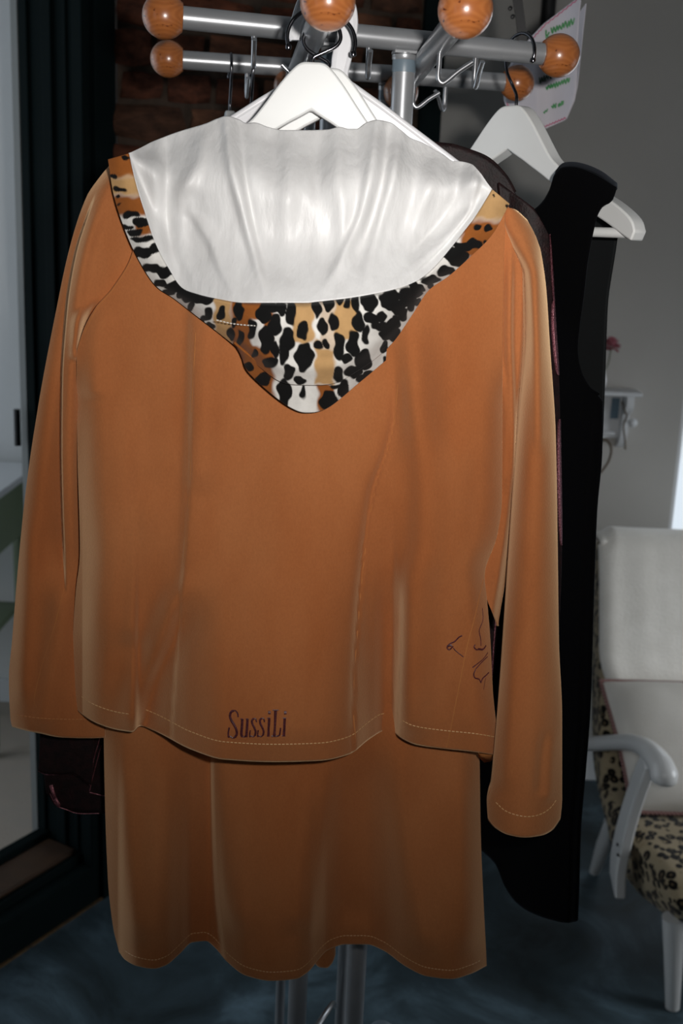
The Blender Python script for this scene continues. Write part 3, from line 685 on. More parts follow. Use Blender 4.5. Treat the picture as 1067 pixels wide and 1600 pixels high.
def RSinY(x, y, u=None, v=None):
    k = ss(330, 460, y)
    Y = JY+.004+k*.018
    Y = Y-ridge([(798, 380), (796, 520), (800, 640), (802, 760)], .008, 8, 5)(x, y)-ridge([(782, 560), (790, 660), (788, 760)], .005, 7)(x, y)
    return Y+.018*k*ss(-14, 2, x-spline(RSin_R)(y))
rsi = cloth('sleeve', RSin_L, RSin_R, [(760, 318), (792, 322), (800, 330), (830, 350)], [(750, 978), (785, 978)], RSinY, M['velvet'], jacket, 60, 160, 0)
rsi.name = 'sleeve_fold'
rsl = cloth('sleeve', RS_L, RS_R, [(780, 322), (800, 326), (820, 340), (840, 362)], RS_hem, RSY, M['velvet'], jacket, 130, 220, .05)
MBt = MB()
# seams
def seam(pts, Yf, parent, r=.0008, mt='seam', off=.0002): return MB().tube(surf_line(pts, Yf, off), r, 6).build('seam', M[mt], parent)
seam([(306, 520), (300, 640), (297, 760), (286, 900), (277, 1020), (272, 1090), (268, 1150)], JYf, body)
seam([(622, 600), (616, 660), (606, 700), (585, 770), (568, 880), (558, 990), (553, 1060), (552, 1110), (556, 1160)], JYf, body)
seam([(754, 905), (742, 960), (730, 1010), (716, 1080), (704, 1140), (698, 1168)], JYf, body, .0009)
seam([(222, 335), (216, 370), (206, 405), (180, 448), (152, 482), (133, 520)], JYf, body, .0007)
seam([(100, 920), (85, 980), (66, 1040), (54, 1090), (58, 1106)], LSY, lsl, .0007)
# top stitching of hem and cuffs
def hem_line(h, dy, x0, x1, n=26): f = spline(h); return [(x, float(f(x))-dy) for x in np.linspace(x0, x1, n)]
stitches('hem_stitching', hem_line(J_hem, 27, 128, 205, 9), JYf, body, M['thread'])
stitches('hem_stitching', hem_line(J_hem, 27, 228, 606, 30), JYf, body, M['thread'])
stitches('hem_stitching', hem_line(J_hem, 28, 628, 772, 12), JYf, body, M['thread'])
stitches('cuff_stitching', [(26, 1117), (60, 1122), (100, 1124), (140, 1124)], LSY, lsl, M['seam'])
stitches('cuff_stitching', [(775, 1254), (788, 1266), (805, 1273), (825, 1276), (845, 1272), (860, 1262), (870, 1248)], RSY, rsl, M['thread'])
v = [at(x, y, Yq) for x, y, Yq in ((747, 1172, 1.092), (777, 1178, 1.088), (776, 1184, 1.098), (766, 1189, 1.108), (757, 1191, 1.116), (748, 1182, 1.122))]
MB().add(v, [(0, 1, 2), (0, 2, 3), (0, 3, 4), (0, 4, 5)]).build('hem_facing', M['velvet_in'], jacket, solid=.0012)
# embroidered name: SussiLi, and the line drawing near the side seam
def em(strokes, ox, oy, sc, Yf, name, r, parent, mt='burg_thread'):
    mb = MB()
    for st in strokes:
        w = 1.0
        if isinstance(st[0], (int, float)): w, st = st[0], st[1]
        p = [(ox+a/sc, oy+b/sc) for a, b in st]
        mb.tube(surf_line(p, Yf, .0006, 5) if len(p) > 2 else at([q[0] for q in p], [q[1] for q in p], Yf(np.array([q[0] for q in p]), np.array([q[1] for q in p]))-.0006), r*w, 6)
    return mb.build(name, M[mt], parent)
LET = [(.8, [(262, 330), (256, 285), (230, 252), (205, 247)]), (1.25, [(205, 247), (172, 268), (160, 320), (178, 375), (212, 430), (240, 490), (246, 545), (222, 590)]), (.85, [(222, 590), (195, 598), (160, 578), (140, 585), (138, 530), (150, 465)]),
       (1.3, [(318, 355), (312, 460), (306, 550), (320, 582)]), (.7, [(320, 582), (345, 585), (362, 560), (370, 520)]), (1.3, [(384, 355), (378, 460), (368, 580)]), (.6, [(292, 355), (325, 355)]), (.6, [(362, 355), (396, 355)]), (.6, [(350, 583), (385, 583)]),
       (.7, [(500, 395), (488, 355), (466, 348)]), (1.05, [(466, 348), (442, 372), (446, 415), (470, 465), (488, 515), (480, 565)]), (.7, [(480, 565), (455, 583), (430, 572), (412, 582), (414, 530), (420, 500)]),
       (.7, [(602, 395), (590, 352), (568, 345)]), (1.05, [(568, 345), (544, 368), (548, 412), (572, 462), (590, 512), (582, 562)]), (.7, [(582, 562), (557, 580), (532, 570), (514, 580), (516, 528), (522, 498)]),
       (1.3, [(662, 345), (650, 575)]), (.6, [(638, 345), (672, 342)]), (.6, [(632, 575), (668, 575)]), (1.7, [(650, 272), (680, 272)]),
       (1.5, [(745, 242), (727, 572)]), (.6, [(706, 242), (782, 242)]), (.8, [(690, 575), (760, 575), (792, 560), (802, 520), (808, 468)]),
       (1.35, [(860, 345), (848, 572)]), (.6, [(836, 345), (878, 345)]), (.6, [(822, 572), (870, 572)]), (1.7, [(850, 273), (882, 273)])]
em(LET, 340, 1080, 8.208, JYf, 'embroidered_name', .00112, body)['label'] = 'burgundy embroidered lettering SussiLi'
FIG = [(1, [(310, 465), (285, 478), (250, 512), (215, 528), (190, 558)]), (1.7, [(195, 548), (215, 540), (230, 545)]), (1, [(190, 560), (210, 575), (240, 548)]), (.7, [(240, 560), (255, 580), (285, 605), (320, 632)]),
       (1, [(465, 250), (470, 340), (445, 410), (442, 440), (452, 490), (455, 545)]), (1.1, [(410, 535), (402, 555), (420, 575), (450, 568)]), (1.5, [(430, 570), (470, 572), (492, 545)]),
       (1, [(508, 598), (475, 645), (435, 680), (390, 715)]), (1, [(505, 630), (460, 675), (415, 725)]), (1, [(415, 725), (400, 765), (408, 795), (440, 806), (455, 835)]), (1.3, [(455, 830), (468, 800), (495, 775), (515, 755)]), (.7, [(492, 795), (482, 840), (476, 885)])]
em(FIG, 660, 900, 5.0, JYf, 'embroidered_drawing', .00082, body)['label'] = 'burgundy embroidered line drawing'

# hood: satin lining
def rimY(x): return JY-.010-.052*np.exp(-(((x-480)/190))**4)-.012*np.exp(-((x-480)/330)**2)
def rs(*a): return ridge(*a, soft=True)
HR = [rs([(262, 225), (262, 300), (264, 380), (280, 440)], -.012, 9, 16), rs([(240, 235), (240, 320), (262, 410)], .008, 13),
      rs([(352, 180), (362, 260), (382, 340), (404, 420), (418, 470)], .011, 8, 11), rs([(372, 200), (384, 280), (398, 360), (422, 460)], -.006, 7),
      rs([(322, 205), (312, 250), (286, 300), (272, 340)], .008, 14), rs([(420, 205), (430, 250), (440, 300)], -.007, 16), rs([(452, 205), (448, 280), (446, 360)], .006, 16),
      rs([(500, 205), (496, 270), (500, 330)], -.009, 14), rs([(530, 200), (528, 260), (534, 340), (530, 420)], .007, 14), rs([(588, 190), (580, 260), (566, 330), (536, 400), (500, 468)], .009, 8, 12),
      rs([(606, 195), (600, 270), (582, 340), (560, 400)], -.010, 9, 12), rs([(628, 205), (612, 280), (590, 360), (570, 450)], .008, 10), rs([(660, 225), (648, 290), (632, 360), (610, 440)], -.006, 15),
      rs([(690, 240), (668, 300), (640, 370), (616, 440)], .007, 15), rs([(745, 270), (735, 320), (700, 370), (650, 420), (612, 455)], .013, 16, 7), rs([(722, 262), (712, 300), (690, 340), (640, 400)], -.008, 9),
      rs([(300, 330), (330, 380), (350, 430), (372, 470)], .008, 8, 15), rs([(275, 340), (280, 390), (300, 440)], .010, 14), rs([(300, 300), (302, 330), (300, 360)], -.006, 22)]
wn = noise1(21, 9); wn2 = noise1(33, 9)
def LNY(x, y, u=None, v=None):
    Tf, Bf = spline(hoodT), spline(hoodB); t, b = Tf(x), Bf(x); q = np.clip((y-t)/np.maximum(b-t, 1), 0, 1)
    k = ss(10, 150, b-t)
    top = JY-.014+.044*k
    Y = top*(1-q)+rimY(x)*q-.022*k*np.exp(-((q-.30)/.20)**2)+.012*k*np.exp(-((q-.72)/.2)**2)
    amp = (1-.65*ss(.75, 1, q))
    for r in HR: Y = Y-r(x, y)*amp*.8
    Y = Y-.0040*wn(x/15+wn2(y/55)*.9)*(1-.6*q)*k-.0018*wn2(x/9+y/60)*amp-.0016*wn(x/22-y/16)*k
    return Y
hood = cloth('hood_lining', [(170, 201), (480, 201)], [(170, 769), (480, 769)], hoodT, hoodB, LNY, M['satin'], jacket, 300, 160, 0, .0012, label='shiny white satin hood lining')
seam([(201, 243), (212, 288), (227, 338), (243, 384), (264, 424), (284, 451)], lambda x, y: LNY(x, y-3), hood, .0007, 'satin', .0012)
seam([(690, 407), (715, 376), (743, 339), (768, 299)], lambda x, y: LNY(x, y-3), hood, .0007, 'satin', .0012)
# hood: printed trim
TI = [(201, 240), (212, 286), (227, 336), (243, 382), (264, 422), (283, 450), (311, 461), (345, 468), (382, 473), (410, 473), (440, 473), (480, 473), (515, 470), (542, 466), (575, 461), (604, 455), (641, 444), (666, 430), (690, 406), (715, 375), (743, 338), (769, 296)]
TO = [(170, 249), (179, 305), (195, 355), (215, 400), (243, 444), (274, 466), (310, 494), (345, 521), (376, 546), (408, 574), (440, 596), (478, 601), (522, 598), (556, 580), (590, 556), (616, 530), (642, 492), (668, 453), (700, 430), (734, 400), (768, 366), (795, 318)]
def spots():
    S = []
    def add(ox, oy, sc, L): S.extend([(ox+a/sc, oy+b/sc, c/sc, d/sc) for a, b, c, d in L])
    add(300, 430, 2.6675, [(40, 98, 58, 20), (70, 160, 20, 30), (128, 155, 18, 26), (195, 150, 20, 32), (178, 197, 12, 22), (165, 240, 14, 24), (205, 258, 15, 28), (252, 225, 17, 38), (300, 160, 30, 38), (320, 138, 42, 22), (348, 205, 28, 40), (312, 265, 28, 55), (268, 325, 15, 18), (325, 362, 34, 22), (370, 140, 20, 28), (412, 160, 22, 45), (400, 265, 30, 46), (384, 320, 20, 55), (348, 310, 16, 36), (462, 228, 24, 36), (468, 338, 37, 60), (405, 402, 24, 28), (448, 437, 22, 20),
        (520, 143, 16, 36), (568, 125, 20, 28), (545, 213, 20, 30), (590, 195, 20, 38), (613, 110, 14, 20), (648, 112, 14, 25), (682, 120, 15, 38), (690, 195, 24, 42), (735, 115, 33, 38), (745, 178, 27, 26), (785, 175, 17, 22), (822, 105, 42, 40), (858, 135, 24, 20), (790, 212, 48, 20), (830, 242, 28, 28), (848, 190, 22, 28), (720, 248, 16, 38), (668, 285, 26, 50), (612, 295, 22, 55), (528, 290, 15, 20), (558, 283, 14, 22), (710, 350, 36, 40), (610, 410, 20, 34), (668, 400, 34, 22), (640, 345, 22, 16), (800, 295, 16, 22), (890, 85, 36, 24), (925, 55, 26, 24), (905, 125, 18, 28), (990, 20, 40, 14),
        (240, 375, 14, 20), (300, 430, 27, 26), (388, 485, 28, 60), (465, 485, 11, 26), (568, 520, 36, 40), (630, 470, 24, 36), (740, 410, 34, 18), (590, 460, 20, 10), (700, 428, 22, 14), (800, 352, 12, 18)])
    add(150, 150, 3.233, [(150, 310, 20, 12), (86, 405, 16, 12), (122, 473, 28, 13), (108, 512, 8, 6), (125, 547, 10, 6), (180, 600, 46, 16), (228, 640, 34, 26), (200, 688, 40, 18), (235, 722, 50, 14), (235, 790, 48, 30), (300, 775, 32, 22), (290, 868, 52, 24), (345, 895, 36, 26), (330, 945, 34, 20), (395, 962, 42, 26), (370, 990, 30, 14), (520, 1020, 78, 26), (470, 1000, 36, 20), (160, 660, 26, 12)])
    add(480, 180, 3.233, [(934, 408, 6, 6), (1005, 458, 8, 12), (855, 563, 22, 13), (915, 570, 20, 17), (890, 635, 8, 10), (790, 660, 44, 20), (845, 650, 34, 24), (752, 715, 58, 42), (700, 785, 52, 22), (640, 825, 36, 18), (560, 870, 30, 22), (500, 900, 45, 28), (410, 930, 52, 34), (622, 858, 12, 15), (545, 940, 18, 16), (480, 950, 26, 18)])
    S.extend([(285, 458, 8, 6), (300, 478, 6, 6), (318, 500, 5, 6), (640, 470, 8, 10), (628, 490, 8, 9), (650, 457, 9, 7), (612, 507, 9, 10), (600, 524, 8, 8), (617, 482, 7, 9), (330, 510, 5, 6)])
    return np.array(S)
SP = spots()
WHT = np.array([.74, .72, .68]); TAN = np.array([.50, .30, .13]); BRN = np.array([.27, .085, .018]); BLK = np.array([.006, .006, .006])
def paint(x, y, flap=False):
    jx = 2.2*np.sin(y/5.1+x/9.3)+1.3*np.sin(x/3.7-y/4.3); jy = 2.0*np.sin(x/5.7-y/8.1)+1.2*np.sin(x/3.1+y/2.9)
    X = x+jx*.8; Yp = y+jy*.8
    zx = (X-300)*2.6675; zy = (Yp-430)*2.6675
    col = np.tile(WHT, x.shape+(1,)).astype(float)
    def put(mask, c, soft=None):
        m_ = np.clip(mask, 0, 1)[..., None]; col[:] = col*(1-m_)+c*m_
    bx = lambda a, b, s=3: ss(a-s, a+s, X)*(1-ss(b-s, b+s, X))
    by = lambda a, b, s=3: ss(a-s, a+s, Yp)*(1-ss(b-s, b+s, Yp))
    put(bx(335, 362)*by(455, 545), TAN); put(bx(362, 428, 4)*by(455, 625), BRN); put(bx(395, 412)*by(500, 540), WHT*.98); put(bx(455, 490)*by(470, 535), TAN); put(bx(428, 440, 2)*by(510, 560), WHT)
    put(bx(492, 522)*by(530, 600), TAN); put(bx(520, 556)*by(470, 528), TAN); put(bx(500, 524)*by(470, 545), TAN*.55+WHT*.45); put(bx(496, 520)*by(601, 660, 1), BRN)
    put(bx(345, 420)*by(560, 640)*(1-bx(440, 500)), BRN*1.1)
    if True:
        sl = 1-ss(232, 246, X)
        put(sl*by(200, 278, 5), BRN*1.1); put(sl*by(276, 306, 6), TAN); put(sl*by(306, 336, 5), BRN); put(ss(206, 214, X)*sl*by(352, 368), BRN)
        sr = ss(700, 710, X)
        put(sr*by(250, 345, 8), TAN*.9); put(sr*by(345, 400, 6)*ss(715, 725, X), BRN)
    d = np.full(x.shape, 9.)
    for cx, cy, rx, ry in SP:
        q = np.sqrt(((X-cx)/(rx*1.04))**2+((Yp-cy)/(ry*1.04))**2); d = np.minimum(d, (q-1)*min(rx, ry))
    put(1-ss(-.5, .9, d), BLK)
    return col
def print_strip(name, A, B, Yfn, nA, nB, label=None, n=32):
    A = np.array(catmull(A, n)); B = np.array(catmull(B, n)); 
    w = np.linspace(0, 1, nB)[:, None, None]; Q = A[None]*(1-w)+B[None]*w
    x, y = Q[..., 0], Q[..., 1]; k = np.linspace(0, 1, A.shape[0])[None]*np.ones_like(x); W_ = w[..., 0]*np.ones_like(x)
    P = at(x, y, Yfn(x, y, k, W_)).reshape(-1, 3); nu = A.shape[0]
    me = bpy.data.meshes.new(name); me.from_pydata(P.tolist(), [], grid_faces(nu, nB).tolist()); me.update()
    c = paint(x, y).reshape(-1, 3); ca = me.color_attributes.new('print', 'FLOAT_COLOR', 'POINT')
    ca.data.foreach_set('color', np.concatenate([c, np.ones((len(c), 1))], 1).ravel().astype(np.float32))
    o = link(name, me, M['print'], jacket, True, 0, .0022, 0, 180)
    if label: o['label'] = label
    return o
def TRY(x, y, k, w):
    xi = np.interp(k, np.linspace(0, 1, 22), [p[0] for p in TI])
    Yi = rimY(xi)-.0022
    Yo = JYf(x, y)-.010-.030*np.exp(-((x-490)/110)**4)
    b = Yi*(1-w)+Yo*w
    b = b-.010*np.sin(math.pi*w)*(.35+np.exp(-((x-490)/140)**2))
    b = b+.012*np.clip(1-w/.07, 0, 1)**2                                     # rolled rim
    b = b-.004*np.exp(-((w-.80)/.10)**2)*np.exp(-((x-490)/120)**4)
    return np.minimum(b, JYf(x, y)-.004)
print_strip('hood_trim', TI, TO, TRY, 0, 110, 'black, white and tan animal print hood edging')
FA = [(366, 535), (378, 545), (405, 566), (440, 588), (478, 594), (522, 590), (556, 572), (590, 548), (604, 535)]
FB = [(371, 541), (380, 560), (389, 581), (424, 614), (456, 637), (480, 644), (512, 636), (560, 597), (602, 562)]
def FLY(x, y, k, w): return JYf(x, y)-.026-.010*np.sin(math.pi*k)+.014*w
print_strip('hood_tip', FA, FB, FLY, 0, 40, 'animal print hood point hanging under the trim')
stitches('trim_stitching', [(338, 500), (365, 506), (400, 509), (440, 509), (480, 510), (495, 510)], lambda x, y: JYf(x, y)-.056, jacket, M['linen'], 3.6, 1.8, .0005)

# ------------------------------------------------------------------ matching skirt
skirt = empty('velour_skirt', at(460, 1500, 1.15), 'tan velour skirt with a wavy hem hanging below the jacket', 'skirt')
SZ = .855
S_hem = [(186, 1486), (196, 1499), (215, 1509), (240, 1513), (258, 1508), (280, 1490), (300, 1472), (322, 1470), (338, 1482), (355, 1502), (385, 1524), (425, 1532), (462, 1529), (482, 1517), (496, 1500), (512, 1484), (540, 1475), (572, 1475), (598, 1484), (635, 1510), (668, 1525), (705, 1529), (735, 1521), (759, 1509)]
shf = spline(S_hem); _sx = np.linspace(150, 790, 240); _sY = np.array([atz(x, y, SZ)[1] for x, y in zip(_sx, shf(_sx))])
S_L = [(1050, 162), (1140, 163), (1250, 165), (1380, 170), (1450, 178), (1490, 187), (1530, 190)]
S_R = [(1050, 742), (1180, 748), (1300, 750), (1420, 755), (1500, 759), (1530, 760)]
SR = [step([(331, 1000), (332, 1200), (334, 1300), (339, 1400), (350, 1500)], .022, 26), ridge([(344, 1110), (346, 1250), (352, 1360), (368, 1450)], .008, 14, 26),
      ridge([(512, 1150), (508, 1260), (498, 1360), (484, 1460)], .007, 14, 18), ridge([(490, 1200), (478, 1330), (460, 1450)], .006, 22), ridge([(622, 1130), (626, 1260), (640, 1380), (668, 1490)], .010, 30, 26),
      ridge([(566, 1180), (560, 1320), (556, 1440)], -.006, 30), ridge([(250, 1140), (252, 1260), (246, 1380), (240, 1470)], .005, 26), ridge([(196, 1180), (200, 1320), (214, 1460)], .006, 18), ridge([(720, 1200), (726, 1340), (730, 1480)], .006, 20)]
def SY(x, y, u=None, v=None):
    s = ss(1120, 1520, y)**.8
    Y = 1.125*(1-s)+np.clip(np.interp(x, _sx, _sY), 1.08, 1.22)*s
    for r in SR: Y = Y-r(x, y)
    L_, R_ = spline(S_L)(y), spline(S_R)(y)
    dl = np.clip((x-L_)/36, 0, 1); dr = np.clip((R_-x)/36, 0, 1)
    return Y+.020*((1-dl)**2+(1-dr)**2)-.0014*wob(x/40+y/150)
sk = cloth('skirt_body', S_L, S_R, [(150, 1060), (790, 1060)], S_hem, SY, M['velvet'], skirt, 260, 200, .085)
stitches('hem_stitching', hem_line(S_hem, 13, 196, 752, 50), SY, sk, M['thread'], 3.6, 1.8, .00045)
def SBY(x, y, u=None, v=None): return 1.235-.012*np.sqrt(np.clip(1-((x-505)/19)**2, 0, 1))
cloth('back_hem_fold', [(1380, 484), (1480, 486), (1520, 490)], [(1380, 524), (1500, 523), (1520, 518)], [(480, 1385), (530, 1385)], [(484, 1492), (490, 1502), (500, 1511), (510, 1512), (518, 1505), (524, 1490)], SBY, M['velvet'], skirt, 24, 40, .02)

# ------------------------------------------------------------------ burgundy jacket behind
bj = empty('burgundy_jacket', at(480, 1100, 1.2), 'dark burgundy shimmering jacket hanging behind the tan jacket', 'jacket')
def BJY(x, y, u=None, v=None): return 1.205-.006*wob(x/40+y/300)-.004*wob2(x/15)
cloth('body', [(180, 300), (300, 190), (500, 170), (1300, 172)], [(180, 720), (330, 842), (360, 858), (500, 850), (900, 800), (1190, 765), (1300, 762)],
      [(170, 320), (300, 240), (440, 218), (560, 215), (704, 224), (730, 232), (762, 246), (790, 272), (815, 305), (858, 345)], [(160, 1120), (500, 1140), (770, 1185)], BJY, M['burg'], bj, 90, 120, .05, backY=1.26)
def BRY(x, y, u=None, v=None): return 1.185-.010*np.sin(np.clip((x-795)/82, 0, 1)*math.pi)-.003*wob(y/60)
BR_R = [(290, 815), (310, 826), (335, 845), (362, 858), (400, 862), (500, 867), (580, 872), (700, 875), (850, 877), (1000, 872), (1300, 862)]
brs = cloth('sleeve', [(290, 780), (400, 790), (800, 800), (1300, 790)], BR_R, [(780, 285), (800, 300), (830, 322), (860, 352)], [(780, 1260), (870, 1262)], BRY, M['burg'], bj, 40, 160, .04)
def edge(y0, y1, wid, name='shiny_edge'):
    f = spline(BR_R); ys = np.linspace(y0, y1, 40); v = []
    for y in ys:
        w = wid*(.35+.65*math.sin(math.pi*min(1, max(0, (y-y0)/(y1-y0))))**.5)
        for q in (0, .5, 1): x = float(f(y))-w+q*w+1.2; v.append(at(x, y, float(BRY(x, y))-.003-.002*math.sin(math.pi*q)))
    MB().add(v, grid_faces(3, 40).tolist()).build(name, M['burg_shine'], brs, solid=.001)
edge(366, 480, 4); edge(470, 586, 8); edge(655, 852, 7)
MB().tube(surf_line([(706, 226), (732, 234), (764, 248), (790, 274), (805, 300)], BJY, .001), .0014, 6).build('piping', M['burg'], bj)
MB().tube(at(np.array([757, 760, 764, 768, 772, 777]), np.array([1190, 1186, 1120, 1060, 1000, 940]), 1.198), .0009, 6).build('front_edge', M['burg_shine'], bj)
def BLY(x, y, u=None, v=None): return 1.215-.004*wob(x/18+y/60)
bl = cloth('sleeve', [(300, 190), (700, 100), (1100, 62), (1275, 76)], [(300, 240), (700, 200), (1100, 180), (1275, 178)], [(50, 320), (190, 320), (260, 320)], [(60, 1236), (74, 1240), (86, 1258), (110, 1267), (140, 1271), (180, 1270)], BLY, M['burg'], bj, 60, 140, .04)
for pts, off in (([(60, 1205), (72, 1210), (95, 1210), (112, 1208), (125, 1215), (138, 1225), (141, 1226)], .004), ([(78, 1240), (88, 1258), (104, 1265), (122, 1271), (155, 1271)], .003), ([(142, 1226), (146, 1190), (154, 1160), (160, 1140)], .004), ([(140, 1238), (160, 1243), (168, 1243)], .004), ([(140, 1236), (146, 1210), (158, 1165)], .004)):
    MB().tube(surf_line(pts, BLY, off), .0004, 5).build('edge_seam', M['burg_shine'], bl)
def BL2(x, y, u=None, v=None): return 1.200-.003*wob(x/14)
cloth('sleeve_flounce', [(1000, 66), (1180, 62), (1210, 60)], [(1000, 150), (1180, 145), (1230, 142)], [(50, 1060), (170, 1060)], [(58, 1203), (72, 1209), (95, 1210), (112, 1208), (125, 1215), (138, 1225), (150, 1227)], BL2, M['burg'], bj, 40, 40, .01)
v = [at(x, y, 1.207) for x, y in ((77, 1228), (82, 1226), (88, 1246), (84, 1250), (90, 1262), (95, 1258))]
MB().add([v[0], v[1], v[2], v[3]], [(0, 1, 2, 3)]).add([v[3], v[2], v[5], v[4]], [(0, 1, 2, 3)]).build('shiny_edge', M['burg_shine'], bl, solid=.001)

# ------------------------------------------------------------------ black dress
dress = empty('black_dress', at(850, 1400, 1.3), 'long sleeveless black velvet dress hanging on the right', 'dress')
def DX(x): return 1.405-.19*np.clip((x-755)/210, -.3, 1.1)
def DYf(x, y, u=None, v=None):
    t = ss(420, 700, y)
    return DX(x)+.004-t*.012-.088*(1-ss(380, 620, y))-.006*wob(x/22+y/400)*ss(500, 900, y)+.02*ss(.9, 1., (x-740)/np.maximum(spline(D_out)(y)-740, 1))*ss(600, 700, y)
D_out = [(270, 962), (300, 972), (380, 962), (480, 948), (560, 945), (620, 943), (700, 940), (800, 932), (900, 928), (1000, 925), (1100, 922), (1200, 915), (1300, 907), (1400, 904), (1445, 902)]
D_in = [(258, 962), (296, 961), (308, 952), (320, 940), (348, 928), (403, 917), (455, 911), (508, 904), (547, 900), (575, 904), (595, 912), (608, 922), (618, 934), (630, 941), (700, 940), (800, 932), (900, 928), (1000, 925), (1100, 922), (1200, 915), (1300, 907), (1400, 904), (1445, 902)]
D_hem = [(740, 1318), (755, 1330), (775, 1350), (790, 1385), (808, 1410), (830, 1425), (860, 1436), (885, 1441), (903, 1438)]
D_top = [(700, 350), (800, 338), (830, 330), (848, 316), (860, 296), (868, 272), (880, 262), (900, 262), (925, 270), (945, 281), (964, 294)]
cloth('front_panel', [(250, 742), (1500, 742)], D_in, D_top, D_hem, DYf, M['black_velvet'], dress, 120, 200, 0, .003)
def DBY(x, y, u=None, v=None): return DX(x)+.036-.010*ss(480, 700, y)-.006*wob(x/22+y/400)*ss(500, 900, y)+.02*ss(.9, 1., (x-740)/np.maximum(spline(D_out)(y)-740, 1))*ss(600, 700, y)
cloth('back_panel', [(250, 760), (1500, 742)], D_out, [(700, 357), (800, 350), (850, 335), (868, 300), (880, 280), (905, 278), (940, 296), (960, 318), (975, 336)], [(740, 1318), (755, 1330), (775, 1348), (790, 1380), (830, 1418), (885, 1436), (903, 1436)], DBY, M['black_lining'], dress, 120, 200, 0, .003)
# shoulder strap lying over the hanger arm
A_ = [(868, 273), (880, 262), (905, 263), (935, 275), (960, 294)]; n_ = 14; v = []
for x, y in catmull(A_, 6):
    p0 = at(x, y+3, float(DYf(x, y))); p1 = at(x+3, y+3, float(DBY(x, y)))
    for k in range(n_): t = k/(n_-1); v.append(p0*(1-t)+p1*t+np.array([0, 0, .006*math.sin(math.pi*t)]))
MB().add(v, grid_faces(n_, 25).tolist()).build('strap', M['black_velvet'], dress, solid=.003)
MB().tube(surf_line([(937, 316), (928, 349), (917, 404), (911, 456), (904, 509), (901, 547), (905, 575), (913, 595), (923, 608), (935, 616)], DYf, .001), .0016, 6).build('armhole_binding', M['black_velvet'], dress)

# ------------------------------------------------------------------ armchair
ch = empty('armchair', (1.05, 2.5, 0), 'armchair with white wooden arms and leopard print upholstery', 'armchair')
CX0, CX1 = .695, 1.39
prof = [(2.165, .315), (2.21, .342), (2.40, .345), (2.60, .340), (2.645, .41), (2.72, .60), (2.80, .76), (2.86, .862), (2.90, .90), (2.95, .895), (2.965, .86), (2.93, .72), (2.87, .55), (2.80, .42), (2.74, .325), (2.64, .275), (2.53, .245), (2.45, .20), (2.36, .17), (2.25, .185), (2.18, .225), (2.15, .285)]
pr = catmull(prof, 4, True); xs = np.array([0, .012, .03, .06, .2, .345])
mb = MB(); rows = []
cen = np.array([2.5, .42])
ring = [CX0, CX0+.010, CX0+.03, CX0+.07, (CX0+CX1)/2, CX1-.07, CX1-.03, CX1-.010, CX1]; sh = [.022, .007, .001, 0, -.012, 0, .001, .007, .022]
P2 = np.array(pr); tn2 = np.roll(P2, -1, 0)-np.roll(P2, 1, 0); nr = np.stack([tn2[:, 1], -tn2[:, 0]], 1); nr /= np.linalg.norm(nr, axis=1)[:, None]
if ((P2+nr*.01-cen)**2).sum() < ((P2-cen)**2).sum(): nr = -nr
v = []; f = []; n_ = len(P2)
for x, s in zip(ring, sh):
    for q in P2-nr*s:
        tp_ = (.050*float(ss(2.45, 2.17, q[0]))+.045*float(ss(.32, .18, q[1]))*float(ss(2.5, 2.3, q[0])))*max(0, 1-(x-CX0)/.3)
        v.append((x+tp_, q[0], q[1]))
for i in range(len(ring)-1):
    for k in range(n_): f.append((i*n_+k, i*n_+(k+1) % n_, (i+1)*n_+(k+1) % n_, (i+1)*n_+k))
f.append(tuple(range(n_))); f.append(tuple((len(ring)-1)*n_+k for k in range(n_)))
mb.add(v, f).build('upholstered_seat', M['leopard'], ch, angle=60)
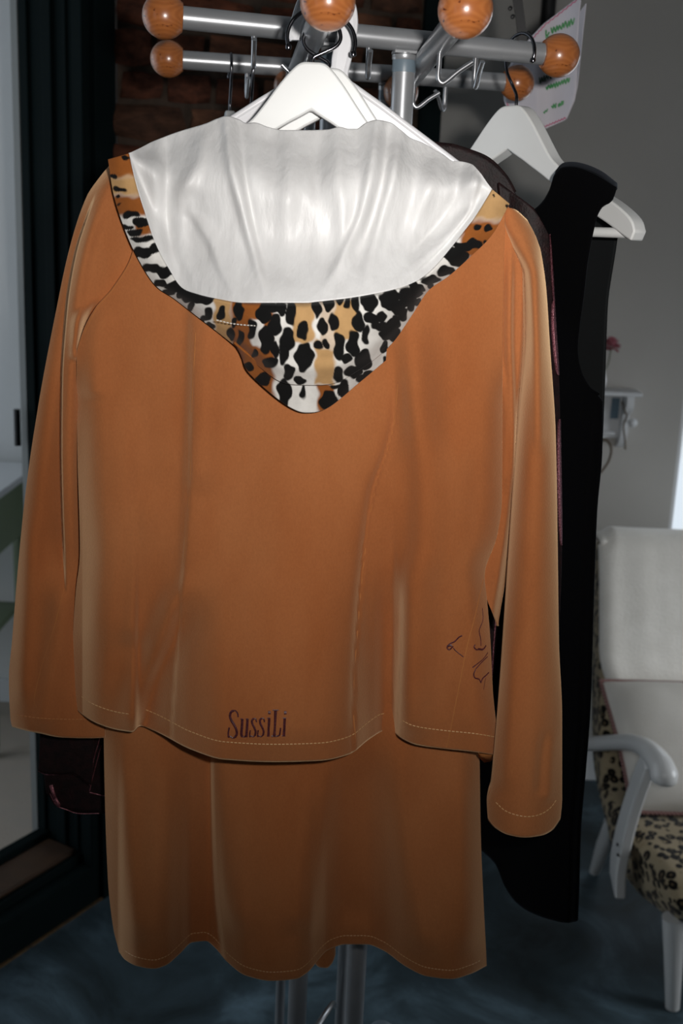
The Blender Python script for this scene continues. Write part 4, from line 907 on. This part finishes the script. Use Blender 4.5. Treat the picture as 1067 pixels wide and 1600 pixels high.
for sx, xo, xi in ((-1, .688, .675), (1, 1.397, 1.41)):
    g = lambda a, b: a if sx < 0 else 2*1.0425-a
    ax = lambda x: x if sx < 0 else 2*1.0425-x
    am = MB()
    ap = [at(x_, y_, Y_) for x_, y_, Y_ in ((880, 1164, 2.78), (905, 1163, 2.70), (930, 1162, 2.61), (960, 1160, 2.50), (984, 1160, 2.41), (1003, 1166, 2.33), (1018, 1177, 2.27), (1031, 1194, 2.225), (1037, 1210, 2.205), (1039, 1220, 2.20), (1039, 1226, 2.199))]
    ap = catmull([(ax(p[0]), p[1], p[2]) for p in ap], 5)
    k = len(ap); rr = np.interp(np.linspace(0, 1, k), [0, .3, .45, .6, .72, .82, .92, .97, 1], [.019, .019, .020, .024, .028, .030, .026, .018, .008])
    am.tube(ap, list(rr), 18).build('arm', M['chair_paint'], ch, angle=60)
    sp_ = catmull([(ax(.700), 2.265, .575), (ax(.694), 2.30, .49), (ax(.688), 2.335, .38), (ax(.686), 2.36, .27), (ax(.69), 2.362, .20)], 6); mb = MB(); vv = []; ff = []
    for i, p in enumerate(sp_):
        w = np.interp(i/(len(sp_)-1), [0, .3, .7, 1], [.026, .030, .036, .040]); t_ = .013
        for a_, b_ in ((-1, -1), (1, -1), (1, 1), (-1, 1)): vv.append((p[0]+a_*t_, p[1]+b_*w*.9, p[2]+b_*w*.35))
    for i in range(len(sp_)-1):
        for q in range(4): ff.append((i*4+q, i*4+(q+1) % 4, i*4+4+(q+1) % 4, i*4+4+q))
    ff += [(3, 2, 1, 0), tuple(len(vv)-4+q for q in range(4))]
    su = mb.add(vv, ff).build('arm_support', M['chair_paint'], ch, bevel=.005)
    if sx < 0:
        for zz, yy_ in ((.305, 2.31), (.325, 2.322)): MB().lathe([(.0005, -.001), (.004, -.0005), (.004, .002)], (.6715, yy_+.012, zz), (-1, 0, 0), 10).build('screw', M['black'], su)
    MB().tube([(ax(.775), 2.20, .23), (ax(.786), 2.198, .12), (ax(.797), 2.196, 0.002)], [.026, .021, .016], 14).build('leg', M['chair_paint'], ch, angle=60)
    MB().tube([(ax(.722), 2.56, .265), (ax(.728), 2.66, .13), (ax(.734), 2.745, 0.002)], [.024, .020, .014], 14).build('leg', M['chair_paint'], ch, angle=60)
# cream fleece throw over the backrest
back = [(2.615, .40), (2.645, .47), (2.70, .595), (2.775, .755), (2.832, .868), (2.872, .917), (2.925, .928), (2.975, .905), (2.99, .86), (2.955, .72), (2.92, .60)]
bk = np.array(catmull(back, 8)); nu = 60; xs = np.linspace(.688, 1.40, nu); v = []
w5 = noise1(55, 9); w6 = noise1(56, 9)
for j, (yy_, zz) in enumerate(bk):
    t = j/(len(bk)-1)
    for i, x in enumerate(xs):
        e = min(i, nu-1-i)/(nu-1); rd = .016*(1-min(1, e/.04))**2
        fo = .010*w5(x*26+zz*2)*(1-abs(2*t-1))+.006*w6(x*60)*math.exp(-((t-.35)/.2)**2)
        x = x+(1.40-x)/.712*.075*float(ss(.66, .42, zz))*(t < .5)
        v.append((x+.004*w6(zz*12)*(e < .02), yy_-fo+rd*(1 if t < .5 else -1), zz-rd*.5+.006*w6(x*9)*math.exp(-((t-.55)/.2)**2)-.012*(x < .72)*math.exp(-((t-.55)/.2)**2)))
th = MB().add(v, grid_faces(nu, len(bk)).tolist()).build('fleece_throw', M['throw'], None, solid=.012, angle=180)
tag(th, 'cream fleece throw draped over the back of the armchair', 'throw')
# cushion with red corded edge
cu = empty('cushion', (.93, 2.58, .33), 'cream linen cushion with red corded edge on the armchair', 'cushion')
c00 = at(988, 1268, 2.43); c01 = at(938, 1064, 2.655); c10 = c00+np.array([.43, .0, .004]); c11 = c01+np.array([.44, .005, .004])
cn = np.cross(c10-c00, c01-c00); cn /= np.linalg.norm(cn); cn = -cn if cn[1] > 0 else cn
N = 40; v = []; w7 = noise1(77, 9)
def cpt(a, b, s):
    p = (c00*(1-a)+c10*a)*(1-b)+(c01*(1-a)+c11*a)*b
    q = (max(0, 1-(2*a-1)**4)*max(0, 1-(2*b-1)**4))**.55
    inn = .018*(np.cos((2*b-1)*math.pi/2)*(np.exp(-(a/.06)**2)-np.exp(-((1-a)/.06)**2)))
    return p+cn*s*.075*q*(1+.10*w7(a*9+b*3))+(c10-c00)*inn+cn*s*.004*w7(a*30)*np.exp(-((1-b)/.18)**2)*q
for s in (1, -1):
    for j in range(N):
        for i in range(N): v.append(cpt(i/(N-1), j/(N-1), s))
MB().add(v, grid_faces(N, N).tolist()+grid_faces(N, N, N*N, True).tolist()).build('cover', M['linen'], cu, angle=180)
def cord_mat():
    m_, t, b = nt('red_white_cord'); tc = t.nodes.new('ShaderNodeTexCoord'); w = t.nodes.new('ShaderNodeTexWave'); w.wave_type = 'BANDS'; w.bands_direction = 'DIAGONAL'; w.inputs['Scale'].default_value = 60
    t.links.new(tc.outputs['Object'], w.inputs[0]); cr = t.nodes.new('ShaderNodeValToRGB'); cr.color_ramp.elements[0].position = .4; cr.color_ramp.elements[1].position = .6
    cr.color_ramp.elements[0].color = (.10, .018, .02, 1); cr.color_ramp.elements[1].color = (.30, .19, .17, 1); t.links.new(w.outputs[0], cr.inputs[0]); t.links.new(cr.outputs[0], b.inputs['Base Color']); setp(b, Roughness=.8); return m_
M['cordrw'] = cord_mat()
loop = [cpt(i/20, 0, 0) for i in range(20)]+[cpt(1, i/20, 0) for i in range(20)]+[cpt(1-i/20, 1, 0) for i in range(20)]+[cpt(0, 1-i/20, 0) for i in range(20)]
MB().tube(loop, .0062, 8, closed=True).build('corded_edge', M['cordrw'], cu)

# ------------------------------------------------------------------ wall shelf, flower, plate, cord
YS = YG
shf_ = empty('wall_shelf', (.78, YS-.08, 1.1), 'small white wall shelf with scrolled bracket on grey wall', 'shelf')
def wx(x, y, Y=YS-.05): return at(x, y, Y)
a = at(1003, 617, YS-.09); zt = a[2]
MB().box((a[0]-.19, YS-.05, zt), (.38, .10, .012)).build('shelf_board', M['white_trim'], shf_, bevel=.003)
MB().box((a[0]-.19, YS-.012, zt-.073), (.35, .024, .135)).build('back_board', M['white_trim'], shf_, bevel=.003)
for xx in (a[0]-.030, a[0]-.35):
    poly = [(0, 0), (-.085, 0), (-.088, -.028), (-.072, -.05), (-.055, -.058), (-.048, -.085), (-.053, -.105), (-.045, -.13), (-.03, -.15), (0, -.165)]
    pc = catmull(poly[1:-1], 4); pc = [poly[0]]+[tuple(p) for p in pc]+[poly[-1]]
    MB().slab(pc, lambda p, q, c: np.array([xx+c, YS+p, zt-.007+q]), .022).build('bracket', M['white_trim'], shf_, bevel=.002)
MB().tube([(a[0]-.33, YS-.06, zt-.12), (a[0]-.06, YS-.06, zt-.12)], .006, 10).build('rail', M['white_trim'], shf_)
kn = at(990, 662, YS-.09); MB().lathe([(.004, 0), (.004, .02), (.012, .026), (.014, .034), (.008, .042), (.001, .044)], (kn[0], YS-.045, kn[2]), (0, -1, 0), 14).build('peg', M['white_trim'], shf_)
bp_ = at(961, 638, YS-.03)
tg = MB().box((bp_[0], YS-.029, bp_[2]), (.024, .006, .062)).build('metal_plate', M['blue_plate'], None, bevel=.002); tag(tg, 'small grey blue plate fixed to the white wall shelf', 'plate')
co = MB().tube(catmull([at(972, 628, YS-.04), at(975, 640, YS-.10), at(979, 650, YS-.105), at(974, 665, YS-.105), at(976, 685, YS-.105), at(977, 702, YS-.10)], 6), .0024, 8).build('twine', M['cord'], None)
tag(co, 'brown twine dangling from the white wall shelf', 'cord')
wl = MB().tube(catmull([at(935, 690, YS-.05), at(948, 688, YS-.06), at(955, 702, YS-.06), at(950, 722, YS-.055), at(935, 742, YS-.05), at(920, 756, YS-.04)], 8), .0032, 8).build('wire_loop', M['cord'], None)
tag(wl, 'grey wire loop hanging below the wall shelf', 'wire')
fc = at(955, 541, YS-.09); fr = empty('dried_flower', fc, 'dusty pink flower standing on the wall shelf', 'flower')
v0 = Vector(fc); mbp = None
pet = MB(); 
pv = [(0, 0, 0), (.006, .004, .004), (.007, .012, .007), (0, .018, .006), (-.007, .012, .007), (-.006, .004, .004)]
pme = bpy.data.meshes.new('petal'); pme.from_pydata(pv, [], [(0, 1, 2), (0, 2, 3), (0, 3, 4), (0, 4, 5)]); pme.materials.append(M['petal'])
for k in range(42):
    o = bpy.data.objects.new('petal', pme); COL.objects.link(o); u_ = random.uniform(-.75, 1); az = k*2.399
    dirv = Vector((math.sqrt(max(0, 1-u_*u_))*math.cos(az), math.sqrt(max(0, 1-u_*u_))*math.sin(az), u_))
    o.matrix_world = Matrix.Translation(v0+dirv*.008) @ dirv.to_track_quat('Y', 'Z').to_matrix().to_4x4() @ Matrix.Diagonal((1.1, 1.1, 1.1, 1))
    o.parent = fr; o.matrix_parent_inverse = fr.matrix_world.inverted()
MB().tube(catmull([fc, fc+[-.004, 0, -.05], fc+[-.02, .01, -(fc[2]-zt-.05)]], 6), .0016, 6).build('stem', M['stem'], fr)
MB().lathe([(.012, 0), (.018, .006), (.022, .03), (.014, .055), (.011, .065), (.013, .07)], (fc[0]-.022, fc[1]+.01, zt+.007), n=18).build('bud_vase', M['white_plastic'], fr)

# ------------------------------------------------------------------ handwritten card, strap, pole behind the rack
sg = empty('paper_card', at(850, 100, 1.75), 'white paper card with green handwriting and pink zigzag border', 'sign')
out = [(787, 157), (793, 172), (846, 203), (885, 187), (898, 157), (901, 140), (903, 60), (905, 22), (908, 0), (907, -6), (848, 38), (824, 64), (800, 96), (786, 120)]
def CY(x, y): return 1.74-.05*np.clip((np.asarray(x)-850)/60, 0, 1)**2+.03*np.clip((840-np.asarray(x))/60, 0, 1)
ys_ = np.linspace(-6, 203, 60)
xl = np.interp(ys_, [-6, 38, 64, 96, 120, 157, 172, 203], [906, 848, 824, 800, 786, 787, 793, 846]); xr = np.interp(ys_, [-6, 0, 22, 60, 140, 157, 187, 203], [908, 908, 905, 903, 901, 898, 885, 848])
ww = np.linspace(0, 1, 24)[None]; gx = xl[:, None]*(1-ww)+xr[:, None]*ww; gy = ys_[:, None]+0*ww
MB().add(at(gx, gy, CY(gx, gy)).reshape(-1, 3), grid_faces(24, 60).tolist()).build('card', M['paper'], sg, solid=.0008, angle=180)
fl_ = MB().add([at(x, y, Yq) for x, y, Yq in ((905, 20, 1.70), (916, 5, 1.68), (910, 60, 1.68), (902, 140, 1.70))], [(0, 1, 2, 3)]).build('folded_edge', M['paper'], sg, smooth=False, solid=.0008)
def draw(pts, mt, r=.0007, name='writing', n=4):
    q = np.array(catmull(pts, n)) if len(pts) > 2 else np.array(pts, float); MB().tube(at(q[:, 0], q[:, 1], CY(q[:, 0], q[:, 1])-.0012), r, 5).build(name, M[mt], sg)
def zig(p, q, n): p = np.array(p, float); q = np.array(q, float); return [tuple(p+(q-p)*i/n+np.array([0, 1.2*(-1)**i])) for i in range(n+1)]
draw(zig((848, 199), (884, 184), 16), 'pink_ink', .0008, 'border_line', 1); draw(zig((830, 62), (850, 41), 8), 'pink_ink', .0007, 'border_line', 1); draw(zig((850, 40), (905, -3), 16), 'pink_ink', .0007, 'border_line', 1); draw(zig((791, 160), (796, 169), 5), 'pink_ink', .0007, 'border_line', 1)
def scribble(x0, y0, x1, y1, h, n, mt, r=.0008):
    p = []
    for i in range(n*2+1):
        t = i/(n*2); p.append((x0+(x1-x0)*t+random.uniform(-.5, .5), y0+(y1-y0)*t+(h if i % 2 else -h)*random.uniform(.5, 1)))
    draw(p, mt, r, 'writing', 3)
draw([(853, 47), (853, 56), (856, 54), (858, 50)], 'green_ink', .0012); scribble(861, 48, 897, 33, 5.5, 8, 'green_ink', .0011); scribble(853, 60, 862, 57, 3, 3, 'green_ink')
scribble(842, 126, 862, 118, 6, 5, 'dark_ink', .0009); scribble(853, 138, 890, 125, 4.5, 9, 'green_ink', .0011); scribble(849, 176, 855, 172, 2.5, 2, 'green_ink'); scribble(862, 168, 869, 164, 4, 2, 'green_ink', .001); scribble(872, 165, 880, 160, 4.5, 3, 'green_ink', .001)
th_ = at(908, 0, float(CY(908, 0))); MB().tube([th_, (th_[0]+.01, th_[1], CE)], .0008, 6).build('thread', M['black'], sg)
st = empty('black_strap', at(812, 60, 1.66), 'black strap with buckle studs hanging at the right end of the rack', 'strap')
q0, q1 = at(800, -60, 1.70), at(818, 70, 1.66); sd = []
L_ = np.array([(796, -60), (801, 0), (806, 30), (809, 60), (812, 96)]); R_ = np.array([(812, -60), (816, 0), (820, 30), (823, 60), (824, 96)])
MB().strip([(p[0], p[1]) for p in L_], [(p[0], p[1]) for p in R_], .003, lambda a, b, c: at(a, b, 1.69)+np.array([0, c, 0])).build('band', M['black'], st)
for x, y in ((797, 13), (801, 26), (825, 52)):
    MB().lathe([(.001, -.003), (.003, -.002), (.003, .002), (.001, .003)], at(x, y, 1.688), (0, 1, 0), 12).build('stud', M['black'], st)
tp = at(804, -60, 1.69); MB().tube([tp, (tp[0]-.03, 1.69, CE)], .004, 8).build('cord', M['black'], st)
pp_ = at(857, 10, YG-.03); po = MB().tube([(pp_[0], YG-.03, CE), (pp_[0], YG-.03, 1.98)], .020, 16)
tag(po.build('wall_pipe', M['black'], None), 'black pipe running up the grey wall behind the paper card', 'pipe')

# ------------------------------------------------------------------ table in the next room
tb = empty('side_table', (-1.5, 3.4, 0), 'sage green side table with white top in the next room', 'table')
ztop = float(at(15, 742, 3.5)[2])
tx1 = float(at(31, 752, 3.42)[0])
MB().box((tx1-.40, 3.42, ztop), (.80, .44, .022)).build('tabletop', M['white_trim'], tb, bevel=.004)
MB().box((tx1-.41, 3.42, ztop-.11), (.76, .40, .19)).build('apron', M['green_furn'], tb, bevel=.004)
for k in (0, 1):
    dr = MB().box((tx1-.22-.37*k, 3.215, ztop-.105), (.33, .016, .14)).build('drawer', M['green_furn'], tb, bevel=.005)
    for s in (-1, 1): MB().lathe([(.006, 0), (.006, .012), (.015, .018), (.016, .026), (.008, .033)], (tx1-.22-.37*k+s*.1*0+.12, 3.208, ztop-.105), (0, -1, 0), 16).build('knob', M['white_plastic'], dr) if s == 1 else None
for sx in (tx1-.055, tx1-.765):
    for sy in (3.245, 3.595): MB().lathe([(.016, 0.01), (.020, .05), (.022, .2), (.026, ztop-.2)], (sx, sy, 0), n=14).build('leg', M['green_furn'], tb)
MB().box((tx1-.41, 3.42, .40), (.70, .36, .02)).build('lower_shelf', M['green_furn'], tb, bevel=.004)
